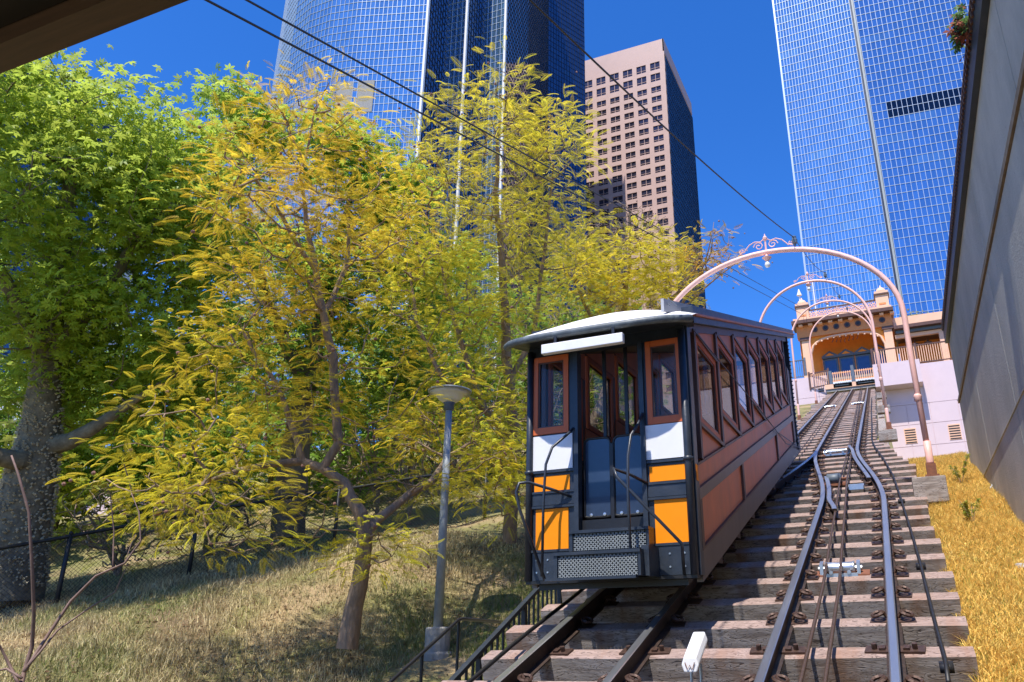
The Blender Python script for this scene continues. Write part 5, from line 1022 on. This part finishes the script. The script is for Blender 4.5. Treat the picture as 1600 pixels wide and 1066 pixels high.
# ================================================================ TOWERS
def facade(t, a, c, z0, z1, ncol, row, glass, mull, seed, mw=.085, dark=None, tilt=.006, name='facade'):
    a = np.array(a, float); c = np.array(c, float); d = c-a; W = np.linalg.norm(d); d = d/W; nrm = np.array([d[1], -d[0]]); 
    if nrm@((a+c)/2) > 0: nrm = -nrm
    n3 = np.array([nrm[0], nrm[1], 0]); d3 = np.array([d[0], d[1], 0]); rng = np.random.default_rng(seed); nr = int((z1-z0)/row); A3 = np.array([a[0], a[1], z0])
    V = []; F = []; C = []
    ii, jj = np.meshgrid(np.arange(ncol), np.arange(nr), indexing='ij'); ii = ii.ravel(); jj = jj.ravel(); N_ = len(ii); cw = W/ncol
    P0 = A3+d3*(ii*cw)[:, None]+np.array([0,0,1.])*(jj*row)[:, None]
    off = rng.normal(0, tilt, (N_, 2))
    for u_, v_ in ((0,0),(1,0),(1,1),(0,1)): V.append(P0+d3*(u_*cw)+np.array([0,0,1.])*(v_*row)+n3*((u_-.5)*off[:, :1]*cw+(v_-.5)*off[:, 1:]*row))
    V = np.stack(V, 1).reshape(-1, 3); F = np.arange(N_*4).reshape(-1, 4); col = rng.uniform(.86, 1.06, (N_, 1))*np.ones((1, 3)); lite = (rng.random(N_//6+2) < .05)[(ii//6+jj*7) % (N_//6+2)]; col[lite] *= np.array([1.3, 1.15, 1.0])
    if dark is not None: col[dark(P0)] = (.10,.10,.11)
    link('glass_panes', fast_mesh('glass_panes', V, F, M_[glass], col.repeat(4, 0)), t, kind='stuff')
    b = MB()
    for k in range(ncol+1):
        q = A3+d3*k*cw+n3*.06; b.hexa([tuple(q+d3*(s1*mw/2)+n3*(s2*.06)+np.array([0,0,h])) for h in (0, nr*row) for s1, s2 in ((-1,-1),(1,-1),(1,1),(-1,1))])
    b.build('mullions', M_[mull], t, kind='stuff'); b = MB()
    for k in range(nr+1):
        q = A3+n3*.045+np.array([0,0,k*row]); b.hexa([tuple(q+d3*u_+n3*(s2*.06)+np.array([0,0,h])) for h in (-mw/2, mw/2) for u_, s2 in ((0,-1),(W,-1),(W,1),(0,1))])
    b.build('transoms', M_[mull], t, kind='stuff')
def core(t, pts, z0, z1, m, name='core'): b = MB(); b.poly([(*p_, z0) for p_ in pts], (0, 0, z1-z0)); return b.build(name, M_[m], t)
# right glass tower
rt = thing('glass_tower', 'tall flat-faced blue glass office tower with a dark louvre band behind the station', 'skyscraper', (6, 150, 9))
def rot(p, c, a): a = math.radians(a); x, y = p[0]-c[0], p[1]-c[1]; return (c[0]+x*math.cos(a)-y*math.sin(a), c[1]+x*math.sin(a)+y*math.cos(a))
CC = (6.02, 150.); Lc = rot((CC[0]-16.9, 150), CC, -2.0); Rc = rot((CC[0]+34, 150), CC, 3.5)
facade(rt, Lc, (CC[0]-.45, CC[1]+.02), 12, 196, 25, 2.02, 'tglass', 'mullion', 91)
facade(rt, (CC[0]+.55, CC[1]+.05), Rc, 12, 196, 33, 2.02, 'tglass_shade', 'mullion', 92, dark=lambda q: (q[:, 2] > 100.0) & (q[:, 2] < 104.0) & (q[:, 0] > CC[0]+3.2))
core(rt, [(Lc[0]+.3, Lc[1]+.3), (CC[0], CC[1]+1.2), (Rc[0]-.3, Rc[1]+.3), (Rc[0]+2, 190), (Lc[0]+2, 190)], 9, 196.5, 'mullion_dk')
b = MB(); b.box(CC[0]-.42, CC[0]-.1, CC[1]-.25, CC[1]+1, 9, 196.3); b.build('corner_slot', M_['mullion_dk'], rt); b = MB(); b.box(CC[0]-.02, CC[0]+.42, CC[1]-.3, CC[1]+1, 9, 196.3); b.build('corner_fin', M_['lampgrey'], rt)
b = MB(); b.box(Lc[0]-.35, Lc[0]+.02, Lc[1]-.1, Lc[1]+1.5, 9, 196.3); b.build('edge_fin', M_['mullion'], rt)
# left glass tower: curved shoulder, flat front, two saw-tooth setbacks and a side that looks right
lt = thing('glass_tower', 'curved blue glass tower with stepped dark recesses behind the trees', 'skyscraper', (-95, 125, 9))
def az(px, d): v = ray(px, 0); h = v[:2]/np.hypot(v[0], v[1]); return h*d
SC = 1.0
pl_ = [az(447,186), az(452,172), az(466,163), az(488,157), az(520,152.5), az(560,149), az(670,143)]
for i, (a, c) in enumerate(zip(pl_[:-1], pl_[1:])):
    facade(lt, a, c, 12, 215, max(1, round(np.linalg.norm(c-a)/1.05)), 2.05, 'tglass', 'mullion', 100+i)
tz1 = az(701,155); t2 = az(731,152.5); t3 = az(757,161); t4 = az(791,158); t4b = np.array([-86.4, 185.8]); t5 = az(912,215)
facade(lt, pl_[-1], tz1, 12, 215, 8, 2.05, 'tglass_dk', 'mullion_dk', 110); facade(lt, tz1, t2, 12, 215, 4, 2.05, 'tglass', 'mullion', 111)  # right-facing facets: their shade is put into darker glass and mullions
facade(lt, t2, t3, 12, 215, 7, 2.05, 'tglass_dk', 'mullion_dk', 112); facade(lt, t3, t4, 12, 215, 5, 2.05, 'tglass', 'mullion', 113)
facade(lt, t4, t4b, 12, 215, 36, 2.05, 'tglass_mid', 'mullion_dk', 114, mw=.05, tilt=.0012); facade(lt, t4b, t5, 12, 215, 14, 2.05, 'tglass_dk', 'mullion_dk', 115, mw=.07)
cz = az(690,230); core(lt, [tuple(q+(cz-q)/np.linalg.norm(cz-q)*.8) for q in pl_+[tz1, t2, t3, t4, t4b, t5]]+[tuple(az(640,250))], 9, 215.5, 'mullion_dk')
for q in (pl_[-1], t2, t4): b = MB(); b.box(q[0]-.28, q[0]+.28, q[1]-.28, q[1]+.28, 9, 215.3); b.build('white_fin', M_['white'], lt)
b = MB(); q = pl_[5]+(pl_[6]-pl_[5])*.06; dd = (pl_[6]-pl_[5])/np.linalg.norm(pl_[6]-pl_[5]); nn = np.array([dd[1], -dd[0]]); nn = -nn if nn@q > 0 else nn
for u_, z_ in ((-3.6, 0), (1.2, 5.2)):
    b = MB(); c_ = q+dd*u_+nn*.16; zc = float(ray(545,140)[2]/np.hypot(*ray(545,140)[:2])*np.linalg.norm(q))-3+z_*0
    e_ = c_+dd*3.6; b.hexa([(*c_, zc-3), (*e_, zc-3), (*(e_-nn*.1), zc-3), (*(c_-nn*.1), zc-3), (*c_, zc+5.3), (*e_, zc+5.3), (*(e_-nn*.1), zc+5.3), (*(c_-nn*.1), zc+5.3)]); b.build('louvre_panel', M_['blockconc'], lt)
# brown granite tower with punched windows
bt = thing('granite_tower', 'brown granite office tower with rows of square windows', 'skyscraper', (-75, 250, 9))
X1, X0_, YT, YR, ZT = -58.6, -97.5, 230., 272., 212.0
cols_ = [-64.35-5.47*k for k in range(6)]; rows_ = [(198.55, 202.0), (193.3, 196.8)]+[(188.3-4.33*k, 190.9-4.33*k) for k in range(28)]
b = MB(); zs_ = 9.
fr = []
for k, (z0, z1) in enumerate(sorted(rows_)): fr.append((zs_, z0)); zs_ = z1
fr.append((zs_, ZT))
for z0, z1 in fr: b = MB(); b.box(X0_, X1, YT, YT+.9, z0, z1); b.build('spandrel', M_['granite'], bt)
xe = sorted([(x, x+3.75) for x in cols_]); xx = X0_
for x0, x1 in xe+[(X1, X1)]: b = MB(); b.box(xx, x0, YT-.02, YT+.9, 60, 205); b.build('pier', M_['granite'], bt); xx = x1
b = MB(); b.box(X0_+.1, X1-.1, YT+.9, YR, 9, ZT-.05); b.build('body', M_['granite'], bt)
b = MB(); b.box(0, 3.75, 0, .1, 0, 1); b.box(-.0, 3.75, -.06, .0, .32, .37)
def wmesh(h): b = MB(); b.box(.02, 3.73, .30, .35, .02, h-.02); g_ = b.mesh('pane', M_['brwin']); c = MB(); c.box(1.78, 1.93, .15, .29, 0, h); c.box(0, 1.775, .17, .29, h*.28, h*.28+.14); c.box(1.935, 3.75, .17, .29, h*.28, h*.28+.14); return g_, c.mesh('window_bars', M_['granite'])
WM = {}
for z0, z1 in rows_:
    if z0 < 95: continue
    h = round(z1-z0, 2)
    if h not in WM: WM[h] = wmesh(h)
    for x in cols_: o = link('window', WM[h][0], bt, loc=(x, YT, z0)); q = link('window_bars', WM[h][1], o)
facade(bt, (X1+.02, YT+.9), (X1+.02, YR), 60, 206, 30, 2.16, 'tglass_dk', 'mullion_dk', 120, mw=.08)
b = MB(); b.box(X1-.5, X1+.03, YT, YR, 206.2, ZT-.02); b.build('parapet', M_['granite'], bt)
# dark tower at far left and pale tower peeping through the leaves
dt = thing('dark_glass_tower', 'dark blue glass building whose sloping roof edge shows above the big green tree', 'skyscraper', (-62, 25, 0))
e0 = onX(195, 205, -60); zt = float(e0[2]); facade(dt, (-60, e0[1]), (-60, 8.), 4, zt, 16, 2.0, 'tglass_dk', 'mullion_dk', 130, mw=.12); core(dt, [(-60.3, e0[1]-.2), (-60.3, 8), (-90, 8), (-90, e0[1]-.2)], 0, zt+.6, 'mullion_dk')
wt = thing('pale_tower', 'pale gridded tower glimpsed through a gap between the green crowns', 'skyscraper', (-150, 130, 9)); a = az(222,215); c = az(300,222); zt = float(ray(230,232)[2]/np.hypot(*ray(230,232)[:2])*215)
facade(wt, a, c, 20, zt, 12, 3.2, 'tglass', 'white', 131, mw=1.1); nn = (a+c)/2; nn = nn/np.linalg.norm(nn)*25; core(wt, [tuple(a*1.004), tuple(c*1.004), tuple(c+nn), tuple(a+nn)], 9, zt+1, 'mullion')
